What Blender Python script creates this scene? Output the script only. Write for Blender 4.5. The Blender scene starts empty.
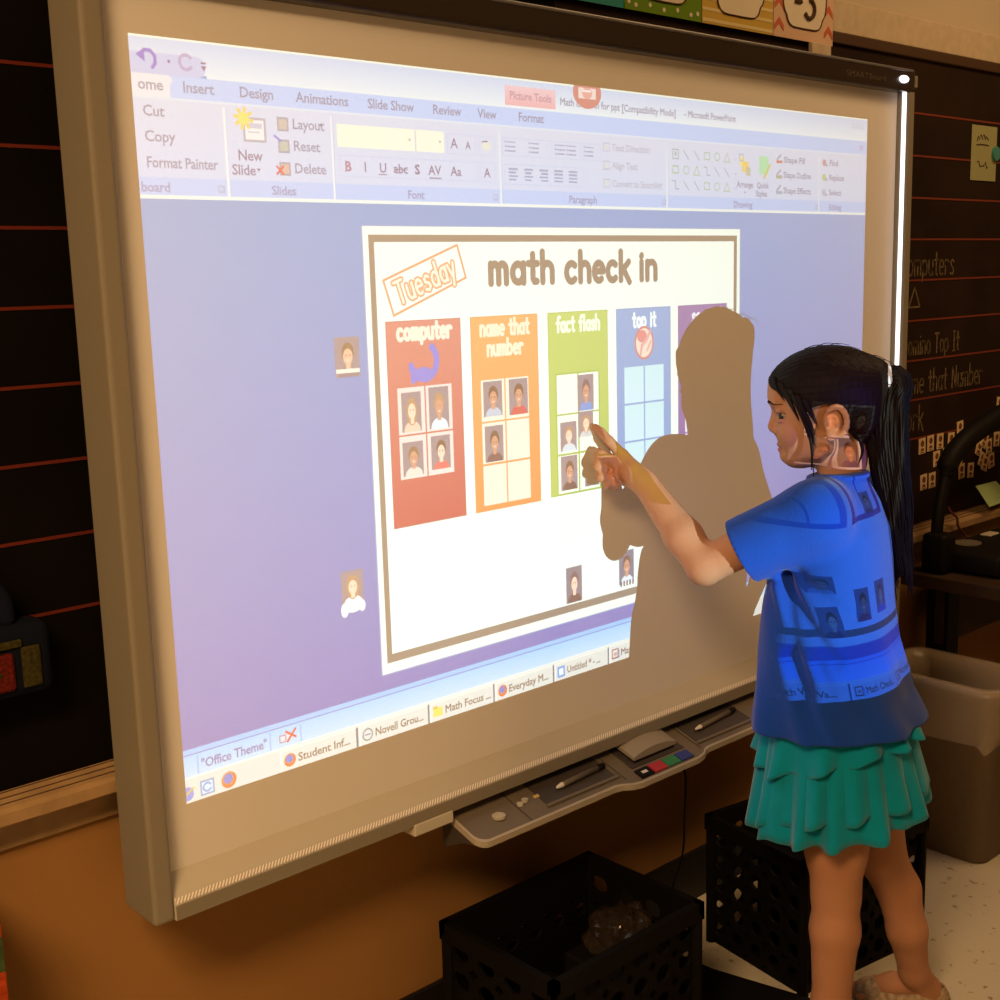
import bpy, bmesh, math, random
import numpy as np
from mathutils import Vector, Matrix
random.seed(7)
rng = np.random.default_rng(7)
PI = math.pi
SC = bpy.context.scene
COL = SC.collection

# ------------------------------------------------------------------ materials
def mat(name, col, rough=0.6, spec=0.3, metal=0.0, noise=None, bump=None, sheen=0.0, emit=None):
    """principled material; noise=(scale, amount) mottles the colour, bump=(scale, strength)"""
    m = bpy.data.materials.new(name); m.use_nodes = True
    nt = m.node_tree; b = nt.nodes['Principled BSDF']
    b.inputs['Base Color'].default_value = (*col, 1)
    b.inputs['Roughness'].default_value = rough
    b.inputs['Specular IOR Level'].default_value = spec
    b.inputs['Metallic'].default_value = metal
    if sheen: b.inputs['Sheen Weight'].default_value = sheen
    tc = nt.nodes.new('ShaderNodeTexCoord')
    if noise:
        n = nt.nodes.new('ShaderNodeTexNoise'); n.inputs['Scale'].default_value = noise[0]; n.inputs['Detail'].default_value = 4
        nt.links.new(tc.outputs['Object'], n.inputs['Vector'])
        r = nt.nodes.new('ShaderNodeValToRGB'); a = noise[1]
        r.color_ramp.elements[0].position = .3; r.color_ramp.elements[1].position = .7
        r.color_ramp.elements[0].color = (*[max(0, c*(1-a)) for c in col], 1)
        r.color_ramp.elements[1].color = (*[min(1, c*(1+a)) for c in col], 1)
        nt.links.new(n.outputs['Fac'], r.inputs['Fac']); nt.links.new(r.outputs['Color'], b.inputs['Base Color'])
    if bump:
        n2 = nt.nodes.new('ShaderNodeTexNoise'); n2.inputs['Scale'].default_value = bump[0]; n2.inputs['Detail'].default_value = 3
        nt.links.new(tc.outputs['Object'], n2.inputs['Vector'])
        bp = nt.nodes.new('ShaderNodeBump'); bp.inputs['Strength'].default_value = bump[1]; bp.inputs['Distance'].default_value = .004
        nt.links.new(n2.outputs['Fac'], bp.inputs['Height']); nt.links.new(bp.outputs['Normal'], b.inputs['Normal'])
    if emit:
        b.inputs['Emission Color'].default_value = (*emit[0], 1); b.inputs['Emission Strength'].default_value = emit[1]
    return m

M = {}
M['wall']   = mat('painted wall', (.58,.50,.38), .8, .1, noise=(3,.05), bump=(60,.15))
M['walllow'] = mat('ochre lower wall paint', (.335,.172,.055), .8, .1, noise=(3,.06), bump=(60,.15))  # darker ochre colour for the wall below the chalkboards
M['tack']   = mat('cork strip', (.60,.50,.36), .85, .1, noise=(40,.08))
M['base']   = mat('vinyl baseboard', (.012,.010,.009), .5, .3)
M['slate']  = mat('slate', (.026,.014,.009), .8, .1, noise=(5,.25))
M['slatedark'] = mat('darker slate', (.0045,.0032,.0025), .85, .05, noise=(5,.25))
M['slatelinedark'] = mat('darker red ruling', (.13,.022,.013), .8, .05)  # darker copy of the red ruling for the left board
M['slateline'] = mat('red ruling', (.22,.050,.030), .8, .1)
M['frame']  = mat('brown chalkboard frame', (.075,.042,.024), .5, .3)
M['browhair'] = mat('brow hair', (.035,.018,.012), .8, .05)
M['chalk']  = mat('chalk', (.20,.15,.085), .95, .0, noise=(120,.5))
M['wood']   = mat('tray wood', (.36,.23,.11), .55, .3, noise=(30,.12))
M['wooddark'] = mat('tray groove', (.10,.06,.035), .7, .2)
M['board']  = mat('whiteboard laminate', (.80,.79,.77), .65, .08, noise=(300,.01))
M['bezel']  = mat('bezel plastic', (.25,.225,.175), .55, .2, noise=(200,.02))
M['ledge']  = mat('ledge plastic', (.56,.53,.45), .55, .25)
M['gloss']  = mat('glossy dark plastic', (.030,.022,.018), .22, .6)
M['silver'] = mat('aluminium edge', (.20,.20,.22), .35, .4, metal=.4)
M['backp']  = mat('board back', (.10,.07,.05), .7, .2)
M['traygrey'] = mat('tray plastic', (.155,.128,.095), .45, .3, noise=(150,.03))
M['trayedge'] = mat('tray edge', (.40,.355,.28), .4, .3)
M['traydark'] = mat('tray recess', (.06,.05,.045), .5, .3)
M['button'] = mat('round button', (.55,.52,.42), .4, .4)
M['black']  = mat('black plastic', (.008,.007,.007), .55, .12)
M['crate']  = mat('black crate plastic', (.005,.004,.003), .6, .08)
M['red']    = mat('red key', (.45,.03,.05), .5, .3)
M['green']  = mat('green key', (.03,.22,.09), .5, .3)
M['blue']   = mat('blue key', (.03,.05,.28), .5, .3)
M['white']  = mat('white plastic', (.75,.73,.68), .5, .3)
M['paper']  = mat('paper', (.80,.74,.60), .9, .05, noise=(20,.03))
M['card']   = mat('cream card', (.82,.62,.36), .9, .05, noise=(60,.06))
M['ink']    = mat('printed ink', (.10,.06,.04), .9, .05)
M['inkr']   = mat('printed brown ink', (.22,.08,.04), .9, .05)
M['notepaper'] = mat('pale green paper', (.36,.37,.19), .9, .05)
M['teal']   = mat('teal magnet', (.06,.30,.27), .35, .5)
M['gpaper'] = mat('light green paper', (.42,.60,.28), .9, .05)
M['bin']    = mat('bin plastic', (.165,.118,.070), .55, .3, noise=(60,.05))
M['table']  = mat('dark table', (.045,.026,.016), .6, .2, noise=(15,.2))
M['cord']   = mat('red brown cord', (.16,.05,.03), .6, .2)
M['skin']   = mat('skin', (.46,.225,.125), .6, .2, noise=(14,.05))
M['lips']   = mat('lips', (.42,.14,.10), .5, .35)
M['hair']   = None
M['skirt']  = mat('teal jersey', (.0,.27,.40), .85, .1, sheen=.2, noise=(25,.06))
M['eyew']   = mat('eye white', (.34,.27,.22), .4, .2)
M['eyeb']   = mat('iris', (.010,.005,.003), .3, .25)
M['lash']   = mat('lash', (.012,.008,.006), .7, .1)
M['shoe']   = mat('crocheted shoe', (.40,.30,.20), .9, .05, noise=(90,.45), bump=(160,.8))
M['sole']   = mat('shoe sole', (.50,.40,.28), .8, .1)
M['band']   = mat('hair tie', (.70,.66,.78), .8, .1)
M['navy']   = mat('navy cloth', (.005,.007,.016), .9, .1)
M['redcloth'] = mat('red mesh cloth', (.10,.010,.006), .9, .1, noise=(220,.5))
M['olive']  = mat('olive mesh cloth', (.040,.034,.008), .9, .1, noise=(220,.5))

def shirt_mat():
    m = mat('blue tee cotton', (.009,.058,.40), .9, .08, sheen=.15, noise=(9,.06), bump=(260,.25))
    return m
M['shirt'] = shirt_mat()
M['shirtprint'] = mat('shirt print white', (.8,.8,.8), .9, .05)

def hair_mat():
    m = mat('dark brown hair', (.010,.006,.005), .55, .10)
    nt = m.node_tree; b = nt.nodes['Principled BSDF']
    tc = nt.nodes.new('ShaderNodeTexCoord'); mp = nt.nodes.new('ShaderNodeMapping')
    mp.inputs['Scale'].default_value = (90, 90, 9)
    n = nt.nodes.new('ShaderNodeTexNoise'); n.inputs['Scale'].default_value = 2.2; n.inputs['Detail'].default_value = 3
    r = nt.nodes.new('ShaderNodeValToRGB')
    r.color_ramp.elements[0].color = (.004,.0025,.002,1); r.color_ramp.elements[1].color = (.015,.0085,.006,1)
    bp = nt.nodes.new('ShaderNodeBump'); bp.inputs['Strength'].default_value = .5; bp.inputs['Distance'].default_value = .003
    nt.links.new(tc.outputs['Object'], mp.inputs['Vector']); nt.links.new(mp.outputs['Vector'], n.inputs['Vector'])
    nt.links.new(n.outputs['Fac'], r.inputs['Fac']); nt.links.new(r.outputs['Color'], b.inputs['Base Color'])
    nt.links.new(n.outputs['Fac'], bp.inputs['Height']); nt.links.new(bp.outputs['Normal'], b.inputs['Normal'])
    return m
M['hair'] = hair_mat()

def floor_mat():
    m = mat('speckled floor', (.55,.50,.40), .35, .4)
    nt = m.node_tree; b = nt.nodes['Principled BSDF']
    tc = nt.nodes.new('ShaderNodeTexCoord')
    v = nt.nodes.new('ShaderNodeTexVoronoi'); v.inputs['Scale'].default_value = 90
    n = nt.nodes.new('ShaderNodeTexNoise'); n.inputs['Scale'].default_value = 45; n.inputs['Detail'].default_value = 2
    r = nt.nodes.new('ShaderNodeValToRGB')
    r.color_ramp.elements[0].position = .30; r.color_ramp.elements[0].color = (.30,.25,.18,1)
    r.color_ramp.elements[1].position = .36; r.color_ramp.elements[1].color = (.62,.57,.45,1)
    nt.links.new(tc.outputs['Object'], n.inputs['Vector']); nt.links.new(n.outputs['Fac'], r.inputs['Fac'])
    nt.links.new(r.outputs['Color'], b.inputs['Base Color'])
    return m
M['floor'] = floor_mat()

def strip_mat():                      # reflective tape of fine slanting ribs
    m = mat('reflective tape', (.85,.8,.72), .35, .5)
    nt = m.node_tree; b = nt.nodes['Principled BSDF']
    tc = nt.nodes.new('ShaderNodeTexCoord'); mp = nt.nodes.new('ShaderNodeMapping')
    mp.inputs['Rotation'].default_value = (0, 0, .9)
    w = nt.nodes.new('ShaderNodeTexWave'); w.inputs['Scale'].default_value = 95
    r = nt.nodes.new('ShaderNodeValToRGB')
    r.color_ramp.elements[0].color = (.42,.36,.28,1); r.color_ramp.elements[1].color = (1,.98,.92,1)
    nt.links.new(tc.outputs['Object'], mp.inputs['Vector']); nt.links.new(mp.outputs['Vector'], w.inputs['Vector'])
    nt.links.new(w.outputs['Fac'], r.inputs['Fac']); nt.links.new(r.outputs['Color'], b.inputs['Base Color'])
    return m
M['tape'] = strip_mat()
M['tapelampglow'] = mat('painted strip reflection and corner lamp', (.9,.9,.9), .4, .4, emit=((.93,.93,1.0), 2.2))  # emission paints the light the strip only reflects; the corner lamp shares it
M['liner'] = mat('clear bin liner', (.75,.62,.45), .25, .5)
M['liner'].node_tree.nodes['Principled BSDF'].inputs['Alpha'].default_value = .30

# ------------------------------------------------------------------ mesh helpers
def obj(name, bm, m, parent=None, smooth=False):
    me = bpy.data.meshes.new(name)
    bmesh.ops.recalc_face_normals(bm, faces=bm.faces)
    bm.to_mesh(me); bm.free()
    return finish(name, me, m, parent, smooth)
def finish(name, me, m, parent=None, smooth=False):
    for k in (m if isinstance(m, (list, tuple)) else [m]): me.materials.append(k)
    if smooth:
        for p in me.polygons: p.use_smooth = True
    o = bpy.data.objects.new(name, me); COL.objects.link(o)
    if parent is not None: attach(o, parent)
    return o
def attach(o, parent):
    bpy.context.view_layer.update()
    o.parent = parent; o.matrix_parent_inverse = world(parent).inverted()
def world(o):
    mloc = o.matrix_basis.copy()
    return world(o.parent) @ o.matrix_parent_inverse @ mloc if o.parent else mloc
def thing(name, label, cat, loc=(0,0,0), group=None):
    o = bpy.data.objects.new(name, None); COL.objects.link(o); o.location = loc; o.empty_display_size = .05
    return tag(o, label, cat, group)
def tag(o, label, cat, group=None):
    o['label'] = label; o['category'] = cat
    if group: o['group'] = group
    return o
def struct(o, label=None):
    o['kind'] = 'structure'
    if label: o['label'] = label
    return o
def NB(): return bmesh.new()
def box(bm, x0, y0, z0, x1, y1, z1, bev=0, seg=2, mi=0):
    r = bmesh.ops.create_cube(bm, size=1)
    vs = r['verts']
    for v in vs:
        v.co = Vector((x0+(v.co.x+.5)*(x1-x0), y0+(v.co.y+.5)*(y1-y0), z0+(v.co.z+.5)*(z1-z0)))
    fs = {f for v in vs for f in v.link_faces}
    for f in fs: f.material_index = mi
    if bev:
        es = {e for v in vs for e in v.link_edges}
        r = bmesh.ops.bevel(bm, geom=list(es), offset=bev, segments=seg, affect='EDGES', profile=.5)
        for f in r['faces']: f.material_index = mi
def poly_prism(bm, pts, vec, mi=0):
    """solid: the closed polygon pts (3d) extruded along vec"""
    vec = Vector(vec)
    a = [bm.verts.new(p) for p in pts]; b = [bm.verts.new(Vector(p)+vec) for p in pts]
    n = len(a)
    fs = [bm.faces.new(a), bm.faces.new(b[::-1])] + [bm.faces.new((a[i], b[i], b[(i+1) % n], a[(i+1) % n])) for i in range(n)]
    for f in fs: f.material_index = mi
def tube(bm, pts, rad, n=8, mi=0, cap=True, flat=None):
    pts = [Vector(p) for p in pts]; N = len(pts)
    if not hasattr(rad, '__len__'): rad = [rad]*N
    rings = []; up = None
    for i, p in enumerate(pts):
        t = (pts[min(i+1, N-1)]-pts[max(i-1, 0)]).normalized()
        if up is None:
            up = t.orthogonal().normalized()
        up = (up-t*up.dot(t)).normalized(); s = t.cross(up)
        rings.append([bm.verts.new(p+(up*math.cos(2*PI*k/n)+s*math.sin(2*PI*k/n))*rad[i]) for k in range(n)])
    for i in range(N-1):
        for k in range(n):
            f = bm.faces.new((rings[i][k], rings[i][(k+1) % n], rings[i+1][(k+1) % n], rings[i+1][k])); f.material_index = mi
    if cap:
        for r in (rings[0][::-1], rings[-1]):
            f = bm.faces.new(r); f.material_index = mi
def catmull(pts, n=8):
    P = [np.array(p, float) for p in pts]; P = [2*P[0]-P[1]]+P+[2*P[-1]-P[-2]]
    out = []
    for i in range(1, len(P)-2):
        for k in range(n):
            t = k/n
            out.append(.5*((2*P[i])+(-P[i-1]+P[i+1])*t+(2*P[i-1]-5*P[i]+4*P[i+1]-P[i+2])*t*t+(-P[i-1]+3*P[i]-3*P[i+1]+P[i+2])*t**3))
    out.append(P[-2]); return out
def disc(bm, c, r, n, depth, axis='z', mi=0, sx=1.0):
    c = Vector(c)
    ring = []
    for k in range(n):
        a = 2*PI*k/n
        if axis == 'z': ring.append(c+Vector((r*sx*math.cos(a), r*math.sin(a), 0)))
        elif axis == 'y': ring.append(c+Vector((r*sx*math.cos(a), 0, r*math.sin(a))))
        else: ring.append(c+Vector((0, r*sx*math.cos(a), r*math.sin(a))))
    poly_prism(bm, ring, {'z': (0,0,depth), 'y': (0,depth,0), 'x': (depth,0,0)}[axis], mi)

# ------------------------------------------------------------------ handwriting: letters as strokes (x right, y up, x-height .62)
def arc(cx, cy, rx, ry, a0, a1, n=12):
    return [(cx+rx*math.cos(math.radians(a0+(a1-a0)*i/n)), cy+ry*math.sin(math.radians(a0+(a1-a0)*i/n))) for i in range(n+1)]
O_ = arc(.25,.31,.22,.30,0,360,16)
GL = {
 'a': (.5,[O_,[(.47,.62),(.47,0)]]), 'b': (.5,[[(.03,1),(.03,0)],O_]), 'c': (.47,[arc(.26,.31,.23,.31,50,310)]),
 'd': (.5,[O_,[(.47,1),(.47,0)]]), 'e': (.48,[[(.04,.33),(.46,.33)]+arc(.25,.31,.22,.31,4,305)]),
 'f': (.36,[arc(.32,.78,.16,.2,60,180,6)+[(.16,0)],[(0,.58),(.33,.58)]]), 'h': (.47,[[(.03,1),(.03,0)],arc(.23,.38,.2,.24,180,0,8)+[(.43,0)]]),
 'i': (.16,[[(.08,.62),(.08,0)],[(.07,.83),(.09,.86)]]), 'k': (.47,[[(.03,1),(.03,0)],[(.42,.64),(.06,.3)],[(.16,.38),(.45,-.08)]]),
 'l': (.16,[[(.08,1),(.08,0)]]), 'm': (.68,[[(.03,.62),(.03,0)],arc(.18,.42,.15,.2,180,0,8)+[(.33,0)],arc(.48,.42,.15,.2,180,0,8)+[(.63,0)]]),
 'n': (.47,[[(.03,.62),(.03,0)],arc(.23,.4,.2,.22,180,0,8)+[(.43,0)]]), 'o': (.5,[O_]), 'p': (.5,[[(.03,.62),(.03,-.25)],O_]),
 'r': (.4,[[(.03,.62),(.03,0)],arc(.22,.4,.19,.22,180,40,8)]), 's': (.43,[[(.4,.53),(.25,.62),(.08,.53),(.1,.38),(.33,.27),(.4,.13),(.25,0),(.03,.07)]]),
 't': (.38,[[(.18,.92),(.18,.12),(.24,.02),(.34,.02)],[(0,.62),(.36,.62)]]), 'u': (.47,[[(.03,.62),(.03,.25)]+arc(.23,.25,.2,.25,180,360,8)+[(.43,.62)],[(.43,.3),(.43,0)]]),
 'w': (.68,[[(0,.62),(.17,0),(.33,.5),(.5,0),(.66,.62)]]), 'y': (.47,[[(.0,.62),(.22,.05)],[(.45,.62),(.14,-.3)]]),
 'T': (.62,[[(0,.93),(.6,.93)],[(.3,.93),(.3,0)]]), 'D': (.6,[[(.05,1),(.05,0)],[(.05,1)]+arc(.1,.5,.45,.5,90,-90,12)+[(.05,0)]]),
 'N': (.6,[[(.05,0),(.05,.95),(.52,.02),(.52,.97)]]), 'I': (.4,[[(.2,.95),(.2,0)],[(.05,.95),(.36,.95)],[(.05,0),(.36,0)]]),
 'C': (.58,[arc(.33,.48,.3,.48,50,310)]), 'W': (.8,[[(0,.95),(.2,0),(.4,.7),(.6,0),(.8,.95)]]), '3': (.5,[arc(.22,.72,.2,.23,150,-90,10)+arc(.22,.25,.24,.25,90,-150,10)]),
 '-': (.4,[[(.05,.4),(.35,.4)]]), ' ': (.3,[]), 'S': (.5,[[(.45,.85),(.28,.97),(.08,.85),(.1,.62),(.38,.42),(.45,.2),(.25,0),(.03,.1)]]),
}
def strokes(s, gap=.13):
    x = 0; out = []
    for ch in s:
        w, ls = GL[ch]
        for l in ls: out.append([(x+a, b) for a, b in l])
        x += w+gap
    return out, x-gap
# ------------------------------------------------------------------ the projected screen (what the projector's lamp throws)
SW, SH = 1677, 1010                    # millimetres of lit screen
PPM = 1.5
CW, CH = int(SW*PPM), int(SH*PPM)
CAN = np.zeros((CH, CW, 3), np.float32)
def s2l(c): c = c/255.; return np.where(c <= .04045, c/12.92, ((c+.055)/1.055)**2.4)
ROOM = np.array([.40, .225, .10])      # warm room light already on the board
def K(r, g, b):
    """lamp colour that makes the lit board read r,g,b"""
    return np.clip(s2l(np.array([r, g, b], float))-ROOM, 0, None).astype(np.float32)
def px_(a): return a*PPM
def rect(x0, y0, x1, y1, c, c2=None):
    i0, i1 = max(0, int(round(y0*PPM))), min(CH, int(round(y1*PPM))); j0, j1 = max(0, int(round(x0*PPM))), min(CW, int(round(x1*PPM)))
    if i1 <= i0 or j1 <= j0: return
    if c2 is None: CAN[i0:i1, j0:j1] = c
    else:
        t = np.linspace(0, 1, i1-i0, dtype=np.float32)[:, None, None]
        CAN[i0:i1, j0:j1] = c*(1-t)+c2*t
def frame(x0, y0, x1, y1, w, c):
    rect(x0, y0, x1, y0+w, c); rect(x0, y1-w, x1, y1, c); rect(x0, y0, x0+w, y1, c); rect(x1-w, y0, x1, y1, c)
def window_of(x0, y0, x1, y1):
    i0, i1 = max(0, int(y0*PPM)-2), min(CH, int(y1*PPM)+3); j0, j1 = max(0, int(x0*PPM)-2), min(CW, int(x1*PPM)+3)
    if i1 <= i0 or j1 <= j0: return None
    yy, xx = np.mgrid[i0:i1, j0:j1].astype(np.float32)
    return (slice(i0, i1), slice(j0, j1)), (xx+.5)/PPM, (yy+.5)/PPM
def blend(sl, a, c):
    a = np.clip(a, 0, 1)[..., None]; CAN[sl] = CAN[sl]*(1-a)+np.asarray(c, np.float32)*a
def seg(x0, y0, x1, y1, w, c):
    r = window_of(min(x0,x1)-w, min(y0,y1)-w, max(x0,x1)+w, max(y0,y1)+w)
    if r is None: return
    sl, X, Y = r; dx, dy = x1-x0, y1-y0; L = dx*dx+dy*dy+1e-9
    t = np.clip(((X-x0)*dx+(Y-y0)*dy)/L, 0, 1)
    blend(sl, (w/2-np.hypot(X-x0-t*dx, Y-y0-t*dy))*PPM+.5, c)
def pline(pts, w, c):
    for a, b in zip(pts[:-1], pts[1:]): seg(*a, *b, w, c)
def ell(cx, cy, rx, ry, c, rot=0):
    m = max(rx, ry); r = window_of(cx-m, cy-m, cx+m, cy+m)
    if r is None: return
    sl, X, Y = r; X = X-cx; Y = Y-cy; ca, sa = math.cos(rot), math.sin(rot)
    d = np.hypot((X*ca+Y*sa)/rx, (-X*sa+Y*ca)/ry)
    blend(sl, (1-d)*min(rx, ry)*PPM+.5, c)
def poly(pts, c):
    xs = [p[0] for p in pts]; ys = [p[1] for p in pts]
    r = window_of(min(xs), min(ys), max(xs), max(ys))
    if r is None: return
    sl, X, Y = r; ins = np.zeros(X.shape, bool)
    for (xa, ya), (xb, yb) in zip(pts, pts[1:]+pts[:1]):
        if ya == yb: continue
        ins ^= ((ya > Y) != (yb > Y)) & (X < (xb-xa)*(Y-ya)/(yb-ya)+xa)
    blend(sl, ins.astype(np.float32), c)
def type_(s, x, y, size, c, align='L', width=None, bold=.22):
    """screen lettering: glyph outlines filled on the canvas; y is the baseline, size the letter height in mm"""
    cu = bpy.data.curves.new('t', 'FONT'); cu.body = s; cu.size = size*1.37; cu.resolution_u = 2
    o = bpy.data.objects.new('t', cu); COL.objects.link(o); bpy.context.view_layer.update()
    me = o.to_mesh(); me.calc_loop_triangles()
    V = np.array([v.co[:2] for v in me.vertices]).reshape(-1, 2); T = np.array([t.vertices[:] for t in me.loop_triangles]).reshape(-1, 3)
    o.to_mesh_clear(); bpy.data.objects.remove(o); bpy.data.curves.remove(cu)
    if not len(V): return
    sx = 1.0
    if width: sx = width/(V[:, 0].max()-V[:, 0].min())
    w = (V[:, 0].max())*sx
    ox = x-(w if align == 'R' else w/2 if align == 'C' else 0)
    P = np.stack([ox+V[:, 0]*sx, y-V[:, 1]], 1)
    acc = {}
    x0, y0 = P.min(0); x1, y1 = P.max(0)
    r = window_of(x0-1, y0-1, x1+1, y1+1)
    if r is None: return
    sl, X, Y = r; A = np.zeros(X.shape, np.float32); bx, by = X[0, 0], Y[0, 0]
    for t in T:
        a, b, d = P[t[0]], P[t[1]], P[t[2]]
        j0 = max(0, int((min(a[0],b[0],d[0])-bx)*PPM)-1); j1 = int((max(a[0],b[0],d[0])-bx)*PPM)+3
        i0 = max(0, int((min(a[1],b[1],d[1])-by)*PPM)-1); i1 = int((max(a[1],b[1],d[1])-by)*PPM)+3
        xx = X[i0:i1, j0:j1]; yy = Y[i0:i1, j0:j1]
        if xx.size == 0: continue
        m = None; ar = (b[0]-a[0])*(d[1]-a[1])-(b[1]-a[1])*(d[0]-a[0]); sg = 1 if ar > 0 else -1
        for p, q in ((a, b), (b, d), (d, a)):
            l = math.hypot(q[0]-p[0], q[1]-p[1])+1e-9
            e = ((q[0]-p[0])*(yy-p[1])-(q[1]-p[1])*(xx-p[0]))*sg/l
            m = e if m is None else np.minimum(m, e)
        A[i0:i1, j0:j1] = np.maximum(A[i0:i1, j0:j1], np.clip((m+bold)*PPM+.5, 0, 1))
    blend(sl, A, c)
def hand(s, x, y, w, h, th, c, rot=0, wob=0):
    """round playful stroke lettering; x,y baseline left"""
    ss, L = strokes(s, .17); k = w/L; ca, sa = math.cos(rot), math.sin(rot)
    for l in ss:
        pts = []
        for a, b in l:
            u, v = a*k, b*h
            pts.append((x+u*ca+v*sa, y+u*sa-v*ca))
        pline(pts, th, c)

TXT = K(176,160,172); TXT2 = K(160,142,154); INK = K(186,157,128)
# desktop behind the slide
rect(0, 0, SW, SH, K(166,183,213), K(146,146,188))
g = np.linspace(0, 1, CW, dtype=np.float32)[None, :, None]
CAN[...] = CAN*(1+.05*g)+np.array([.07,.03,.02], np.float32)*g
# a little cooler where the right half of the screen is
# title bar, tabs, ribbon
rect(0, 0, SW, 43, K(216,218,236), K(238,238,240)); rect(0, 0, SW, 3, K(250,248,225))
rect(0, 20, 92, 46, K(212,208,232)); ell(92, 33, 13, 13, K(212,208,232)); rect(105, 43, SW, 46, K(240,240,238))
rect(0, 46, SW, 74, K(208,214,243))
rect(0, 46, 52, 76, K(238,232,232)); ell(48, 52, 8, 6, K(238,232,232))
rect(0, 73, SW, 77, K(232,232,238))
rect(0, 76, SW, 172, K(226,222,233), K(221,220,236)); rect(0, 172, SW, 194, K(206,211,240))
rect(0, 194, SW, 199, K(244,242,232))
CAN[int(199*PPM):int(214*PPM)] *= .99
# quick access icons
pline([(14,24),(20,18),(28,18),(34,24),(34,33),(30,38)], 4.5, K(165,140,205)); poly([(8,24),(20,16),(20,32)], K(165,140,205))
pline(arc(77,28,9,9,40,320,14), 4, K(200,178,205)); ell(53, 29, 2, 2, K(150,130,160)); poly([(98,31),(106,31),(102,37)], K(150,135,150)); rect(98, 26, 106, 28, K(150,135,150))
for s, x in (('ome',25),('Insert',92),('Design',178),('Animations',284),('Slide Show',404),('Review',510),('View',591),('Format',686)):
    type_(s, x, 65, 14, TXT, 'C', bold=.25)
rect(630, 12, 742, 42, K(244,206,204), K(243,188,184)); type_('Picture Tools', 686, 32, 12.5, K(205,160,165), 'C')
type_('Math check in for ppt [Compatibility Mode]', 752, 34, 12, TXT, 'L', width=292)
type_('- Microsoft PowerPoint', 1070, 33, 12, TXT, 'L', width=150)
ell(817, 10, 34, 26, K(222,155,135)); rect(796, 3, 838, 20, K(246,222,210)); ell(817, 11, 12, 9, K(238,178,160)); rect(780, -40, 860, 0, K(222,155,135))
rect(806, 6, 826, 9, K(250,236,228))
for i, x in enumerate((1618, 1634, 1650)): frame(x, 12, x+9, 21, 1.5, K(200,195,205))
ell(1655, 60, 6, 6, K(205,190,220))
# ribbon groups
for x in (127, 297, 616, 1021, 1500): rect(x-1.5, 80, x+2, 194, K(242,240,238)); rect(x+2, 80, x+3.2, 192, K(205,204,222))
for s, x in (('board',22),('Slides',213),('Font',444),('Paragraph',803),('Drawing',1245),('Editing',1560)): type_(s, x, 190, 12.5, K(178,164,186), 'C')
for x in (112, 600, 1008, 1488): frame(x, 180, x+9, 189, 1.4, K(196,186,200))
type_('Cut', 12, 97, 14, TXT); type_('Copy', 12, 128, 14, TXT); type_('Format Painter', 12, 160, 14, TXT, width=100)
type_('New', 163, 146, 14, TXT2, 'C'); type_('Slide', 152, 165, 14, TXT2, 'C'); poly([(172,156),(178,156),(175,160)], TXT2)
rect(155, 90, 190, 122, K(200,186,190)); rect(158, 93, 187, 119, K(246,238,232)); rect(162, 97, 184, 104, K(214,205,214)); rect(162, 108, 180, 110, K(214,205,214))
for k in range(8): seg(156, 92, 156+13*math.cos(k*PI/4+.2), 92+13*math.sin(k*PI/4+.2), 5, K(246,214,130))
ell(156, 92, 8, 8, K(250,226,130))
for y, s, ic in ((101,'Layout',K(215,196,180)),(130,'Reset',K(206,200,180)),(160,'Delete',K(226,190,170))):
    rect(208, y-14, 226, y+4, K(190,176,180)); rect(210.5, y-11.5, 223.5, y+1.5, ic); type_(s, 232, y, 14, TXT)
poly([(276,92),(282,92),(279,96)], TXT2)
seg(204,152,214,162,3,K(232,130,110)); seg(214,152,204,162,3,K(232,130,110)); seg(203,112,212,118,3,K(160,150,215))
rect(306, 90, 446, 121, K(250,244,222)); rect(448, 90, 502, 121, K(250,244,222)); rect(446, 90, 448, 121, K(214,208,220))
for x in (436, 494): poly([(x-3,104),(x+3,104),(x,108)], K(200,186,190))
frame(308, 132, 570, 162, 1.6, K(212,210,230)); frame(574, 132, 606, 162, 1.6, K(212,210,230))
frame(508, 92, 566, 122, 1.6, K(212,210,230)); frame(572, 92, 606, 122, 1.6, K(212,210,230))
type_('A', 522, 113, 15, TXT2, 'C'); type_('A', 550, 113, 11, TXT2, 'C'); ell(588, 107, 9, 7, K(238,230,212)); seg(580,101,590,100,2,TXT2)
for s, x, c in (('B',322,K(196,150,160)),('I',352,TXT2),('U',384,TXT2),('abc',417,TXT2),('S',448,TXT2),('AV',482,TXT2),('Aa',524,TXT2),('A',588,TXT2)):
    type_(s, x, 154, 14, c, 'C', bold=.6 if s in 'BS' else .25)
seg(377, 157, 391, 157, 1.5, TXT2); seg(405, 149, 429, 149, 1.3, TXT2); seg(472, 159, 494, 159, 1.8, TXT2)
frame(622, 92, 732, 120, 1.6, K(210,212,232)); frame(738, 92, 800, 120, 1.6, K(210,212,232)); frame(804, 92, 850, 120, 1.6, K(210,212,232)); frame(624, 132, 806, 164, 1.6, K(210,212,232))
for x in (632, 684, 744, 770, 812):
    for k in range(3): rect(x, 97+7*k, x+18, 99.5+7*k, K(190,184,204)); ell(x-3, 98+7*k, 1.8, 1.8, K(190,184,204))
for i, x in enumerate((634, 668, 702, 736, 770)):
    for k in range(4):
        o = (0, 2 if k % 2 else 0, 4 if k % 2 else 0, 0, 0)[i]; rect(x+o, 138+5.5*k, x+20-(4 if k % 2 and i in (0,1) else 0), 141+5.5*k, K(186,180,200))
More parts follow.
